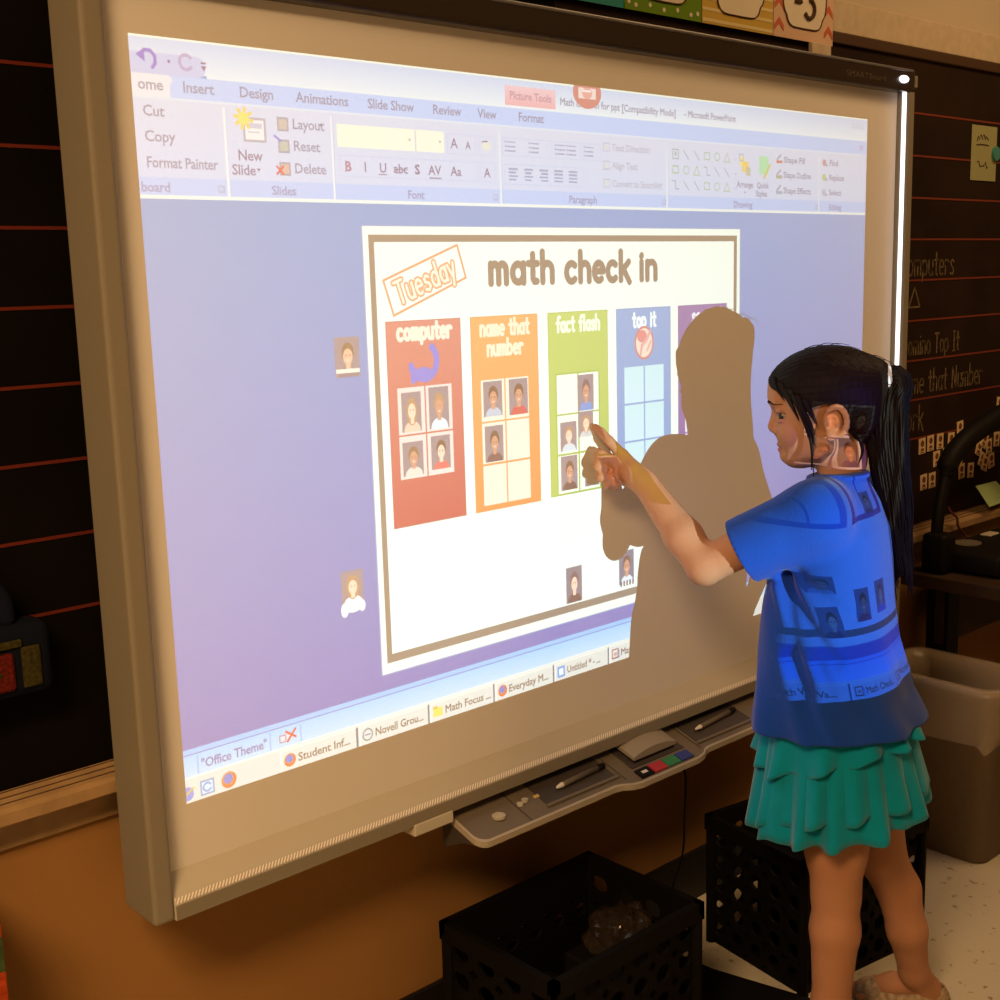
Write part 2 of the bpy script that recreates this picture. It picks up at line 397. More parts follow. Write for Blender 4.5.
for y, s in ((101,'Text Direction'),(131,'Align Text'),(161,'Convert to SmartArt')):
    frame(854, y-13, 871, y+2, 2, K(206,200,206)); rect(858, y-9, 867, y-2, K(226,222,214)); type_(s, 876, y, 12, K(202,192,200), width={'T':98,'A':66,'C':130}[s[0]])
SHP = K(186,190,180)
for i in range(7):
    x = 1036+30*i
    for j in range(3):
        y = 92+27*j
        k = (i+3*j) % 6
        if i == 6: poly([(x+2,y+8),(x+8,y+8),(x+5,y+12)], K(200,196,206)); continue
        if (i, j) == (0, 0): frame(x, y-2, x+18, y+16, 2.2, SHP); rect(x+5, y+3, x+12, y+10, K(205,200,190))
        elif k in (1, 2): seg(x+2, y, x+16, y+15, 2, SHP)
        elif k == 3: frame(x, y, x+18, y+14, 2, K(196,204,170))
        elif k == 4: pline(arc(x+9, y+7, 8, 7, 0, 360, 14), 2, K(196,204,180))
        elif k == 5: pline([(x+9,y-1),(x+18,y+15),(x,y+15),(x+9,y-1)], 2, K(204,204,170))
        else: pline([(x,y),(x+9,y),(x+9,y+14),(x+18,y+14)], 2, SHP)
rect(1234, 96, 1248, 112, K(246,226,160)); rect(1242, 104, 1262, 124, K(244,212,128)); rect(1254, 114, 1268, 130, K(212,200,170)); frame(1232, 90, 1246, 104, 2, K(196,190,186))
rect(1296, 92, 1326, 126, K(198,228,182)); seg(1312, 132, 1330, 108, 6, K(222,208,140))
type_('Arrange', 1251, 152, 11.5, TXT, 'C'); type_('Quick', 1308, 152, 11.5, TXT, 'C'); type_('Styles', 1304, 168, 11.5, TXT, 'C'); poly([(1248,160),(1254,160),(1251,164)], TXT)
for y, s, c in ((101,'Shape Fill',K(224,150,130)),(130,'Shape Outline',K(196,186,160)),(160,'Shape Effects',K(190,186,196))):
    rect(1352, y-4, 1372, y+2, c); seg(1354, y-5, 1366, y-14, 4, K(190,182,188)); type_(s, 1376, y, 12, TXT, width=len(s)*7.2)
for y, s, c in ((101,'Find',K(214,172,170)),(130,'Replace',K(206,206,150)),(160,'Select',K(204,198,204))):
    ell(1518, y-5, 7, 7, c); rect(1523, y-3, 1530, y+2, K(196,186,190)); type_(s, 1536, y, 12, TXT, width=len(s)*7.6)

# the slide
rect(340, 229, 1238, 910, K(190,186,205)); rect(342, 231, 1236, 908, K(252,252,236))
rect(352, 243, 1227, 892, K(186,158,130)); rect(362, 253, 1217, 879, K(253,253,238), K(249,253,240))
hand('math', 588, 318, 141, 48, 12, INK); hand('check', 759, 319, 160, 48, 12, INK); hand('in', 946, 319, 44, 48, 12, INK)
OR = K(240,178,130)
for a, b in zip([(376,309),(521,258),(537,308),(393,361)], [(521,258),(537,308),(393,361),(376,309)]): seg(*a, *b, 3.6, OR)
hand('Tuesday', 405, 345, 120, 36, 10, OR, -.337); hand('Tuesday', 405, 345, 120, 36, 4.5, K(252,240,216), -.337)
# a small portrait: grey-mauve backdrop, shoulders, hair, face
def portrait(x0, y0, x1, y1, hair, face, top, long=False, bg=(176,148,138)):
    up = lambda c: [v+14 for v in c]
    hair, face, top, bg = up(hair), up(face), up(top), up(bg)
    rect(x0, y0, x1, y1, K(*bg)); w = x1-x0; h = y1-y0; cx = (x0+x1)/2+w*.02
    ib = int(round(y1*PPM)); below = CAN[ib:ib+60].copy()
    ell(cx, y0+h*.98, w*.42, h*.24, K(*top)); 
    if long: ell(cx, y0+h*.5, w*.29, h*.34, K(*hair))
    ell(cx, y0+h*.38, w*.25, h*.24, K(*hair)); rect(cx-w*.09, y0+h*.6, cx+w*.09, y0+h*.8, K(*face))
    ell(cx, y0+h*.49, w*.19, h*.20, K(*face))
    ell(cx-w*.08, y0+h*.46, w*.035, h*.02, K(*hair)); ell(cx+w*.08, y0+h*.46, w*.035, h*.02, K(*hair)); ell(cx, y0+h*.585, w*.07, h*.018, K(250,226,205))
    CAN[ib:ib+60] = below
def column(x0, x1, y1, top, bot): rect(x0, 369, x1, y1, K(*top), K(*bot)); frame(x0, 369, x1, y1, 1.6, K(*[c*.93 for c in top]))
B1, B2, B3, B4 = (150,112,84), (168,130,95), (160,122,104), (196,152,110)
F1, F2, F3 = (234,186,150), (214,160,124), (246,208,178)
column(376, 523, 684, (229,160,134), (216,130,106))
hand('computer', 398, 398, 106, 26, 6.4, K(253,238,214))
PB = K(176,156,214)
pline(arc(448,432,24,27,-50,150,16), 11, PB); pline(arc(440,440,18,14,40,190,12), 10, PB); pline([(424,440),(424,462),(436,456)], 7, PB); ell(446, 452, 18, 11, PB)
for x0, y0, x1, y1 in ((393,470,445,541),(448,470,500,541),(393,544,445,610),(448,544,500,610)): rect(x0, y0, x1, y1, K(252,228,214))
portrait(400,477,438,538,B4,F3,(238,200,170),True); portrait(453,473,493,538,B4,F2,(222,226,236)); portrait(399,553,439,606,B2,F2,(226,214,196)); portrait(455,549,493,602,B1,F3,(226,130,108))
column(543, 690, 684, (251,188,124), (247,170,106))
hand('name that', 564, 400, 106, 25, 5.6, K(253,238,206)); hand('number', 578, 432, 78, 25, 5.6, K(253,238,206))
for i in range(2):
    for j in range(3): rect(561+54*i, 471+69*j, 612+54*i, 537+69*j, K(253,238,214))
portrait(566,473,607,530,B1,F2,(200,196,200)); portrait(622,473,664,532,B1,F2,(214,118,96)); portrait(567,545,607,604,B1,F2,(150,116,96))
column(713, 860, 682, (214,216,128), (206,208,116))
hand('fact flash', 735, 402, 104, 25, 5.6, K(252,252,226))
rect(729, 472, 837, 682, K(196,200,110))
for i in range(2):
    for j in range(3): rect(732+53*i, 475+69*j, 782+53*i, 541+69*j, K(252,253,232))
portrait(783,478,822,540,B3,F2,(150,160,200)); portrait(783,541,820,586,B4,F3,(214,206,196),True); portrait(739,556,778,606,B4,F3,(214,216,216)); portrait(739,615,779,674,B1,F2,(140,108,92)); portrait(797,616,833,674,B1,F2,(160,140,130))
column(882, 1029, 684, (184,188,216), (176,180,212))
hand('top it', 926, 403, 62, 26, 5.6, K(250,252,246))
ell(956, 432, 26, 30, K(226,160,140)); ell(956, 432, 22, 26, K(250,226,204)); ell(950, 420, 13, 11, K(238,166,150)); pline([(946,452),(950,436),(962,428),(972,412)], 6, K(240,188,170)); pline([(964,446),(974,430)], 4, K(240,188,170))
for i in range(2):
    for j in range(3): rect(902+55*i, 473+68*j, 954+55*i, 538+68*j, K(222,240,238), K(226,240,244))
column(1051, 1196, 684, (190,152,178), (180,138,168))
hand('score it', 1092, 402, 90, 26, 5.6, K(250,240,246))
for i in range(2):
    for j in range(3): rect(1071+55*i, 473+68*j, 1123+55*i, 538+68*j, K(246,236,240))
portrait(1077,477,1118,534,B1,F1,(220,200,180)); portrait(1132,477,1172,534,B2,F3,(190,120,110)); portrait(1077,546,1118,602,B1,F2,(150,116,96)); portrait(1132,546,1172,602,B1,F2,(140,116,120))
# loose portraits waiting beside and below the columns
portrait(283,388,327,446,B2,F1,(170,140,130)); rect(284,434,326,440,K(246,238,218))
portrait(273,733,314,786,B4,F3,(246,242,236),True); ell(278, 792, 7, 11, K(246,246,244)); ell(310, 790, 6, 9, K(246,246,244)); ell(294, 790, 15, 8, K(250,252,236))
portrait(746,812,785,876,B3,F3,(128,104,92),bg=(168,142,132)); portrait(883,806,923,868,B1,F2,(226,226,226),bg=(160,138,134)); portrait(966,780,1004,812,B1,F2,(196,196,196)); portrait(966,836,1004,892,B1,F1,(150,120,110))
for k in range(5): rect(886+8*k, 862, 890+8*k, 872, K(120,112,112))
portrait(1040,806,1080,868,B1,F2,(190,120,110)); portrait(1104,800,1144,862,B2,F1,(150,150,190)); portrait(1120,640,1158,676,B1,F2,(150,120,110))
# status bar and task bar
rect(0, 934, SW, 941, K(190,208,244)); rect(0, 941, SW, 943, K(140,150,190))
rect(0, 943, SW, 973, K(196,216,246), K(216,228,246))
rect(20, 945, 22, 972, K(182,196,230)); rect(136, 945, 138, 972, K(182,196,230)); rect(188, 945, 190, 972, K(182,196,230))
type_('"Office Theme"', 26, 966, 14, K(160,140,170), width=104)
poly([(152,960),(164,951),(178,958),(166,968)], K(236,226,226)); frame(152, 954, 164, 966, 2, K(206,168,168)); seg(164,951,180,962,3.5,K(230,120,96)); seg(180,950,166,966,3.5,K(230,130,100))
rect(0, 973, SW, 976, K(250,246,228)); rect(0, 976, SW, SH, K(240,228,214))
ell(3, 997, 9, 10, K(176,168,220)); seg(-4, 1000, 12, 990, 3, K(232,200,110))
rect(22, 984, 44, 1006, K(176,182,206)); rect(24.5, 986.5, 41.5, 1003.5, K(226,234,244)); pline(arc(33,995,6,6,30,330,12), 2.5, K(160,176,216))
def fox(x, y, r=11): ell(x, y, r, r, K(240,160,96)); ell(x-1, y-2, r*.62, r*.62, K(166,156,206)); pline(arc(x,y,r*.85,r*.85,-40,150,10), 3, K(238,140,84))
fox(67, 995, 12)
for i, (s, w) in enumerate((('Student Inf...',92),('Novell Grou...',94),('Math Focus ...',98),('Everyday M...',92),('Untitled * - ...',84),('Math Wa...',80),('Math Check...',92),('Microsoft P...',92))):
    x = 152+140.5*i
    rect(x, 979, x+136, SH, K(238,229,214)); rect(x, 978, x+136, 980, K(252,248,234)); rect(x+135, 979, x+138.5, SH, K(170,150,140)); rect(x, 979, x+2, SH, K(253,248,236))
    type_(s, x+30, 1001, 13, K(128,100,96), width=w)
    cx = x+16
    if i in (0, 3): fox(cx, 995, 10)
    elif i == 1: pline(arc(cx,995,9,9,0,360,16), 2.2, K(150,160,156)); seg(cx-5, 995, cx+5, 995, 2, K(120,150,170))
    elif i == 2: rect(cx-10, 988, cx+9, 1003, K(246,226,120)); rect(cx-10, 985, cx-1, 989, K(226,200,100))
    elif i == 4: rect(cx-10, 985, cx+9, 1005, K(166,180,226)); rect(cx-6, 989, cx+5, 1001, K(246,248,250))
    else: frame(cx-10, 985, cx+8, 1004, 2.5, K(196,130,110)); type_('m', cx-1, 998, 8, K(214,110,90), 'C'); rect(cx+9, 988, cx+11, 1005, K(160,176,216))
rect(1560, 976, SW, SH, K(214,226,242)); type_('9:12 AM', 1610, 1000, 12, K(120,120,150), 'C')

IMG = bpy.data.images.new('lit_screen', CW, CH, alpha=False, float_buffer=True)
IMG.colorspace_settings.name = 'Linear Rec.709'
_p = np.ones((CH, CW, 4), np.float32); _p[..., :3] = CAN[::-1]
IMG.pixels.foreach_set(_p.ravel()); IMG.update(); IMG.pack()
del _p

SX0, SX1, SZ0, SZ1 = .748, 2.425, .650, 1.660       # lit rectangle on the board, world metres
PJ = Vector((1.30, -2.50, .80))                      # projector lens, on its cart in front of the board
def projector():
    li = bpy.data.lights.new('projector_lamp', 'SPOT'); li.energy = PJ_POWER; li.spot_size = math.radians(75); li.spot_blend = 0; li.shadow_soft_size = 0
    li.color = (1, 1, 1); li.use_nodes = True
    nt = li.node_tree; em = nt.nodes['Emission']
    geo = nt.nodes.new('ShaderNodeTexCoord'); sep = nt.nodes.new('ShaderNodeSeparateXYZ')
    nt.links.new(geo.outputs['Normal'], sep.inputs[0])
    def m(op, a, b):
        n = nt.nodes.new('ShaderNodeMath'); n.operation = op
        for k, v in ((0, a), (1, b)):
            if isinstance(v, (int, float)): n.inputs[k].default_value = v
            else: nt.links.new(v, n.inputs[k])
        return n.outputs[0]
    nz = m('ABSOLUTE', sep.outputs['Z'], 0)
    tx = m('DIVIDE', sep.outputs['X'], nz); ty = m('DIVIDE', sep.outputs['Y'], nz)
    D = -PJ.y
    u = m('DIVIDE', m('SUBTRACT', m('MULTIPLY', tx, D*PJ_SX), SX0-PJ.x), SX1-SX0)
    v = m('DIVIDE', m('SUBTRACT', m('MULTIPLY', ty, D*PJ_SY), SZ0-PJ.z), SZ1-SZ0)
    cx = nt.nodes.new('ShaderNodeCombineXYZ'); nt.links.new(u, cx.inputs[0]); nt.links.new(v, cx.inputs[1])
    tex = nt.nodes.new('ShaderNodeTexImage'); tex.image = IMG; tex.extension = 'CLIP'; tex.interpolation = 'Linear'
    nt.links.new(cx.outputs[0], tex.inputs['Vector']); nt.links.new(tex.outputs['Color'], em.inputs['Color'])
    em.inputs['Strength'].default_value = 1
    o = bpy.data.objects.new('projector_lamp', li); COL.objects.link(o); o.location = PJ; o.rotation_euler = (PI/2, 0, 0)
PJ_POWER = 385; PJ_SX = 1; PJ_SY = 1
projector()
# ------------------------------------------------------------------ the room
WY = .12                                             # wall plane behind the board
bm = NB(); box(bm, -2.5, WY, 0, 6.5, WY+.12, 3.0); struct(obj('wall_back', bm, M['wall']), 'beige painted classroom wall')
bm = NB(); box(bm, -2.5, WY-.004, .0, 6.5, WY, .640); struct(obj('wall_back', bm, M['walllow']), 'ochre lower part of the classroom wall')
bm = NB(); box(bm, -2.5, -5, -.1, 6.5, WY+.12, 0); struct(obj('floor', bm, M['floor']), 'cream speckled classroom floor')
bm = NB(); box(bm, -2.5, WY-.012, 0, 6.5, WY, .113, .003); struct(obj('baseboard_back', bm, M['base']), 'black vinyl baseboard')
bm = NB(); box(bm, -2.5, WY-.012, 1.858, 6.5, WY, 1.925, .002); struct(obj('trim_1', bm, M['tack']), 'tan cork strip along the top of the chalkboard')

# ------------------------------------------------------------------ chalkboards
def words_of(lines):
    out = []
    for s, x, z, w, h in lines:
        if ' ' not in s: out.append((s, x, z, w, h)); continue
        L = strokes(s, .14)[1]; at = 0
        for wd in s.split(' '):
            lw = strokes(wd, .14)[1]; out.append((wd, x+at/L*w, z, lw/L*w, h)); at += lw+.14+.3+.14
    return out
def chalkboard(x0, x1, z0, dz, label, writing=None, ms='slate', ml='slateline'):
    t = thing('chalkboard', label, 'chalkboard', ((x0+x1)/2, WY, .70), 'ruled chalkboards')
    bm = NB(); box(bm, x0, WY-.010, .70, x1, WY, 1.835); obj('slate', bm, M[ms], t)
    bm = NB()
    for k in range(9):
        z = z0+k*dz
        if z < 1.82: box(bm, x0, WY-.0112, z-.0022, x1, WY-.0098, z+.0022)
    obj('ruled_lines', bm, M[ml], t)
    bm = NB(); box(bm, x0, WY-.018, 1.833, x1, WY, 1.858, .003); obj('top_frame', bm, M['frame'], t)
    bm = NB()                                        # grooved wooden chalk tray
    poly_prism(bm, [(x0,WY,.702),(x0,WY-.046,.690),(x0,WY-.050,.684),(x0,WY-.050,.668),(x0,WY-.02,.655),(x0,WY,.655)], (x1-x0,0,0))
    tr = obj('chalk_tray', bm, M['wood'], t)
    bm = NB()
    for k in range(3):
        y = WY-.010-.012*k; z = .7022-.012*(WY-y)/.046
        box(bm, x0, y-.004, z-.004, x1, y+.001, z-.0005)
    obj('groove', bm, M['wooddark'], tr)
    bm = NB(); box(bm, x0, WY-.012, .618, x1, WY, .655, .002); obj('rail', bm, M['wood'], t)
    if writing:
        for s, x, z, w, h in words_of(writing):
            bm = NB()
            ls, L = strokes(s, .14) if s != '#' else ([[(0,0),(.5,1),(1,0),(0,0)]], 1)
            for l in ls:
                for (a, b), (c, d) in zip(l[:-1], l[1:]):
                    p = Vector((x+a/L*w, 0, z+b*h)); q = Vector((x+c/L*w, 0, z+d*h)); v = (q-p)
                    if v.length < 1e-5: continue
                    n = Vector((-v.z, 0, v.x)).normalized()*.0022; v = v.normalized()*.001
                    poly_prism(bm, [(k.x, WY-.0110, k.z) for k in (p-v+n, q+v+n, q+v-n, p-v-n)], (0,.0008,0))
            obj('chalk_writing', bm, M['chalk'], t)
    return t
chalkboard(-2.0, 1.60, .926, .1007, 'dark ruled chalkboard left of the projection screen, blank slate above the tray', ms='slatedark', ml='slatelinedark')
chalkboard(1.602, 5.4, .922, .0985, 'dark ruled chalkboard right of the projection screen with chalk writing and small cards',
    [('Computers', 2.766, 1.327, .258, .060), ('#', 2.808, 1.251, .052, .048), ('Domino Top It', 2.785, 1.133, .280, .052), ('Name that Number', 2.776, 1.036, .422, .058), ('Work', 2.766, .944, .130, .062)])

# ------------------------------------------------------------------ interactive whiteboard
wb = thing('interactive_whiteboard', 'large interactive whiteboard with beige bezel showing the projected screen', 'whiteboard', (1.62, 0, 0.5))
XL, XR, ZB, ZT, FY, BY = .676, 2.574, .502, 1.770, -.025, .065
bm = NB(); box(bm, XL+.035, 0, .561, 2.541, .012, 1.727); obj('writing_surface', bm, M['board'], wb)
bm = NB(); box(bm, XL+.02, .0125, ZB+.02, XR-.02, BY-.002, ZT-.02); obj('back_panel', bm, M['backp'], wb)
bm = NB(); box(bm, XL, FY, ZB, XL+.031, BY, 1.722, .006, 3); obj('side_bezel', bm, M['bezel'], wb)
bm = NB(); poly_prism(bm, [(XR,FY+.004,ZB),(XR-.004,FY,ZB),(XR-.022,FY,ZB),(XR-.0325,0,ZB),(XR-.0325,BY,ZB),(XR,BY,ZB)], (0,0,1.722-ZB)); sb = obj('side_bezel', bm, M['bezel'], wb)
bm = NB(); poly_prism(bm, [(XR-.0245,FY+.007,ZB+.03),(XR-.0290,-.011,ZB+.03),(XR-.0307,-.0114,ZB+.03),(XR-.0262,FY+.0065,ZB+.03)], (0,0,1.742-ZB-.03)); s = obj('reflective_strip', bm, M['tapelampglow'], wb); s['label'] = 'white reflective strip inside the right bezel, reflection painted as glow'
bm = NB(); poly_prism(bm, [(XL+.031,FY,ZB),(XL+.031,FY,.523),(XL+.031,0,.561),(XL+.031,.0125,.561),(XL+.031,BY,.55),(XL+.031,BY,ZB)], (XR-.022-XL-.031,0,0)); br = obj('bottom_rail', bm, M['ledge'], wb)
def on_ledge(t): return (FY+(0-FY)*t, .523+(.561-.523)*t)
bm = NB(); (y0, z0), (y1, z1) = on_ledge(.02), on_ledge(.20)
poly_prism(bm, [(XL+.034,y0,z0+.0002),(XL+.034,y1,z1+.0002),(XL+.034,y1-.001,z1+.0012),(XL+.034,y0-.001,z0+.0012)], (XR-.03-XL-.034,0,0)); s = obj('reflective_strip', bm, M['tape'], wb); s['label'] = 'ribbed pale strip along the bottom ledge'
bm = NB(); box(bm, XL+.032, FY-.0012, ZB-.001, XR-.023, FY, .5225, .0005); obj('rail_face', bm, M['bezel'], wb)
bm = NB(); box(bm, XL, FY, 1.722, XR, BY, ZT, .006, 3); tb = obj('top_bezel', bm, M['gloss'], wb)
bm = NB(); box(bm, XL+.004, FY-.002, 1.763, XR-.012, FY+.006, 1.769, .002); obj('edge_trim', bm, M['silver'], wb)
bm = NB(); box(bm, XR-.006, FY-.003, 1.732, XR+.004, .03, 1.757, .002); obj('corner_cap', bm, M['bezel'], wb)
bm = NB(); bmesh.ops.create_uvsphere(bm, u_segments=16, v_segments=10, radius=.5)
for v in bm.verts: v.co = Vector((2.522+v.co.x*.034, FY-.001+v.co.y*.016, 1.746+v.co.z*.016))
o = obj('corner_light', bm, M['tapelampglow'], wb, True); o['label'] = 'glowing white lamp in the upper right corner'
def lettering(name, s, x, z, size, y, m, parent, width=None):
    cu = bpy.data.curves.new('t', 'FONT'); cu.body = s; cu.size = size; cu.extrude = .0003; cu.resolution_u = 2
    o = bpy.data.objects.new('t', cu); COL.objects.link(o); bpy.context.view_layer.update()
    me = bpy.data.meshes.new_from_object(o); bpy.data.objects.remove(o); bpy.data.curves.remove(cu)
    w = max(v.co.x for v in me.vertices); k = width/w if width else 1
    for v in me.vertices: v.co = Vector((x+v.co.x*k, y+v.co.z*-1, z+v.co.y))
    return finish(name, me, m, parent)
lettering('lettering', 'SMARTBoard', 2.300, 1.736, .016, FY-.0005, M['backp'], tb, .15)
bm = NB(); box(bm, 1.118, FY-.003, .484, 1.198, .02, .504, .002); o = obj('bracket', bm, M['ledge'], wb); o['label'] = 'pale tab under the bottom rail beside the pen tray'

# ------------------------------------------------------------------ pen tray with its pens and eraser
pt = thing('pen_tray', 'grey pen tray mounted below the bottom edge of the whiteboard', 'pen tray', (1.62, -.05, .44))
TX0, TX1 = 1.205, 2.055
TOPB, TOPF, YB, YF = .492, .462, .010, -.085            # top face: back height, front height
def top_z(y): return TOPF+(TOPB-TOPF)*(y-YF)/(YB-YF)
def outline(z_off=0, grow=0):
    pts = [(TX0,YB)]
    for a in range(180, 271, 15): pts.append((TX0+.022+.022*math.cos(math.radians(a)), YF+.022+.022*math.sin(math.radians(a))))
    pts += [(1.525,YF),(1.540,YF-.003),(1.560,YF-.011),(1.58,YF-.014),(1.74,YF-.014),(1.760,YF-.010),(1.772,YF-.003),(1.785,YF)]
    for a in range(270, 361, 15): pts.append((TX1-.022+.022*math.cos(math.radians(a)), YF+.022+.022*math.sin(math.radians(a))))
    pts.append((TX1, YB))
    return pts
bm = NB()
pts = outline(); n = len(pts)
low = [bm.verts.new((x, y if y > -.02 else y+.02, .425+(.025 if y < -.05 else 0))) for x, y in pts]
mid = [bm.verts.new((x, y, top_z(y)-.012)) for x, y in pts]
hi = [bm.verts.new((x, y, top_z(y)-.002)) for x, y in pts]
cxm = (TX0+TX1)/2
top = [bm.verts.new((x+(.004 if x < cxm-.38 else -.004 if x > cxm+.38 else 0), y+(.004 if y < 0 else 0), top_z(y))) for x, y in pts]
bm.faces.new(low); f = bm.faces.new(top)
for A, B, mi in ((low, mid, 2), (mid, hi, 1), (hi, top, 1)):
    for i in range(n):
        f = bm.faces.new((A[i], A[(i+1) % n], B[(i+1) % n], B[i])); f.material_index = mi
obj('tray_body', bm, [M['traygrey'], M['trayedge'], M['traydark']], pt)
def on_top(x, y, lift=0): return (x, y, top_z(y)+lift)
def slab(bm, x0, x1, y0, y1, h0, h1, mi=0):
    """a plate lying on the sloping top between heights h0 and h1 above it"""
    c = [(x0,y0),(x1,y0),(x1,y1),(x0,y1)]
    a = [bm.verts.new(on_top(x, y, h0)) for x, y in c]; b = [bm.verts.new(on_top(x, y, h1)) for x, y in c]
    for q in (a, b[::-1], *[(a[i], a[(i+1)%4], b[(i+1)%4], b[i]) for i in range(4)]):
        f = bm.faces.new(q); f.material_index = mi
for x0, x1 in ((1.375, 1.545), (1.775, 1.945)):
    bm = NB(); slab(bm, x0, x1, -.066, -.004, -.001, .0006); obj('pen_groove', bm, M['traydark'], pt)
    bm = NB(); slab(bm, x0-.004, x1+.004, -.071, -.066, 0, .003); obj('groove_lip', bm, M['traygrey'], pt)
bm = NB(); slab(bm, 1.590, 1.735, -.064, -.002, -.001, .0008); obj('eraser_recess', bm, M['traydark'], pt)
for x, y, r in ((1.278,-.048,.0115), (1.332,-.042,.006), (1.347,-.038,.006)):
    bm = NB(); disc(bm, on_top(x, y, -.002), r, 20, .0045, 'z'); obj('button', bm, M['button'], pt)
bm = NB(); slab(bm, 1.366, 1.378, -.043, -.037, 0, .0015); obj('indicator_light', bm, mat('amber lamp', (.65,.48,.18), .4, .3), pt)
for x, k in ((1.585,'black'),(1.622,'red'),(1.659,'green'),(1.696,'blue')):
    bm = NB(); slab(bm, x, x+.034, YF-.008, YF+.012, 0, .0030); o = obj('color_key', bm, M[k], pt); o['label'] = k+' key'
bm = NB(); slab(bm, 1.594, 1.608, YF-.002, YF+.004, .0036, .0042); obj('key_mark', bm, M['white'], pt)
for x in (1.322, 1.555, 1.765):
    bm = NB(); slab(bm, x, x+.0015, YF+.004, YB-.002, 0, .0006); obj('seam', bm, M['traydark'], pt)
def pen(x0, y0, x1, y1, label):
    t = thing('stylus_pen', label, 'pen', (x0, y0, top_z(y0)), 'pens lying in the tray')
    a = Vector(on_top(x0, y0, .0072)); b = Vector(on_top(x1, y1, .0072)); d = b-a
    L = lambda s: a+d*s
    bm = NB(); tube(bm, [L(.12), L(.2), L(.86)], [.0048,.0052,.0052], 12); obj('barrel', bm, M['traygrey'], t, True)
    bm = NB(); tube(bm, [L(0), L(.03), L(.10), L(.13)], [.0018,.003,.0048,.0048], 12); obj('tip', bm, M['white'], t, True)
    bm = NB(); tube(bm, [L(.86), L(.98), L(1)], [.0056,.0056,.0045], 12); obj('cap', bm, M['black'], t, True)
pen(1.415, -.046, 1.540, -.040, 'grey pen with white tip in the tray left of the eraser')
pen(1.796, -.044, 1.930, -.034, 'grey pen with white tip in the tray right of the eraser')
er = thing('board_eraser', 'grey arched board eraser resting in the middle of the pen tray', 'eraser', (1.66, -.04, top_z(-.04)))
bm = NB(); N = 14; prof = [(1.602+.118*i/N, .0075+.015*math.sin(PI*(.06+.88*i/N))**.6) for i in range(N+1)]
for y0, y1, dz in ((-.058, -.010, 0),):
    a = [on_top(x, y0, z) for x, z in prof]; b = [on_top(x, y1, z+.002) for x, z in prof]
    va = [bm.verts.new(on_top(1.602, y0, .0075))]+[bm.verts.new(p) for p in a]+[bm.verts.new(on_top(1.720, y0, .0075))]
    vb = [bm.verts.new(on_top(1.602, y1, .0075))]+[bm.verts.new(p) for p in b]+[bm.verts.new(on_top(1.720, y1, .0075))]
    bm.faces.new(va); bm.faces.new(vb[::-1])
    for i in range(len(va)): bm.faces.new((va[i], va[(i+1) % len(va)], vb[(i+1) % len(va)], vb[i]))
bmesh.ops.remove_doubles(bm, verts=bm.verts, dist=1e-5)
obj('grip', bm, mat('eraser grey', (.30,.265,.215), .45, .4), er)
bm = NB(); slab(bm, 1.606, 1.716, -.056, -.012, .001, .0075); obj('felt', bm, M['black'], er)

def cord(name, pts, r, label, m='black', cat='cord'):
    bm = NB(); tube(bm, catmull(pts, 8), r, 8)
    return tag(obj(name, bm, M[m], None, True), label, cat)
cord('cable', [(1.760,-.040,.418),(1.764,-.045,.39),(1.772,-.035,.30),(1.785,-.02,.22),(1.80,.02,.12),(1.83,.05,.012)], .0022, 'thin black cable hanging from the pen tray down behind the crates')

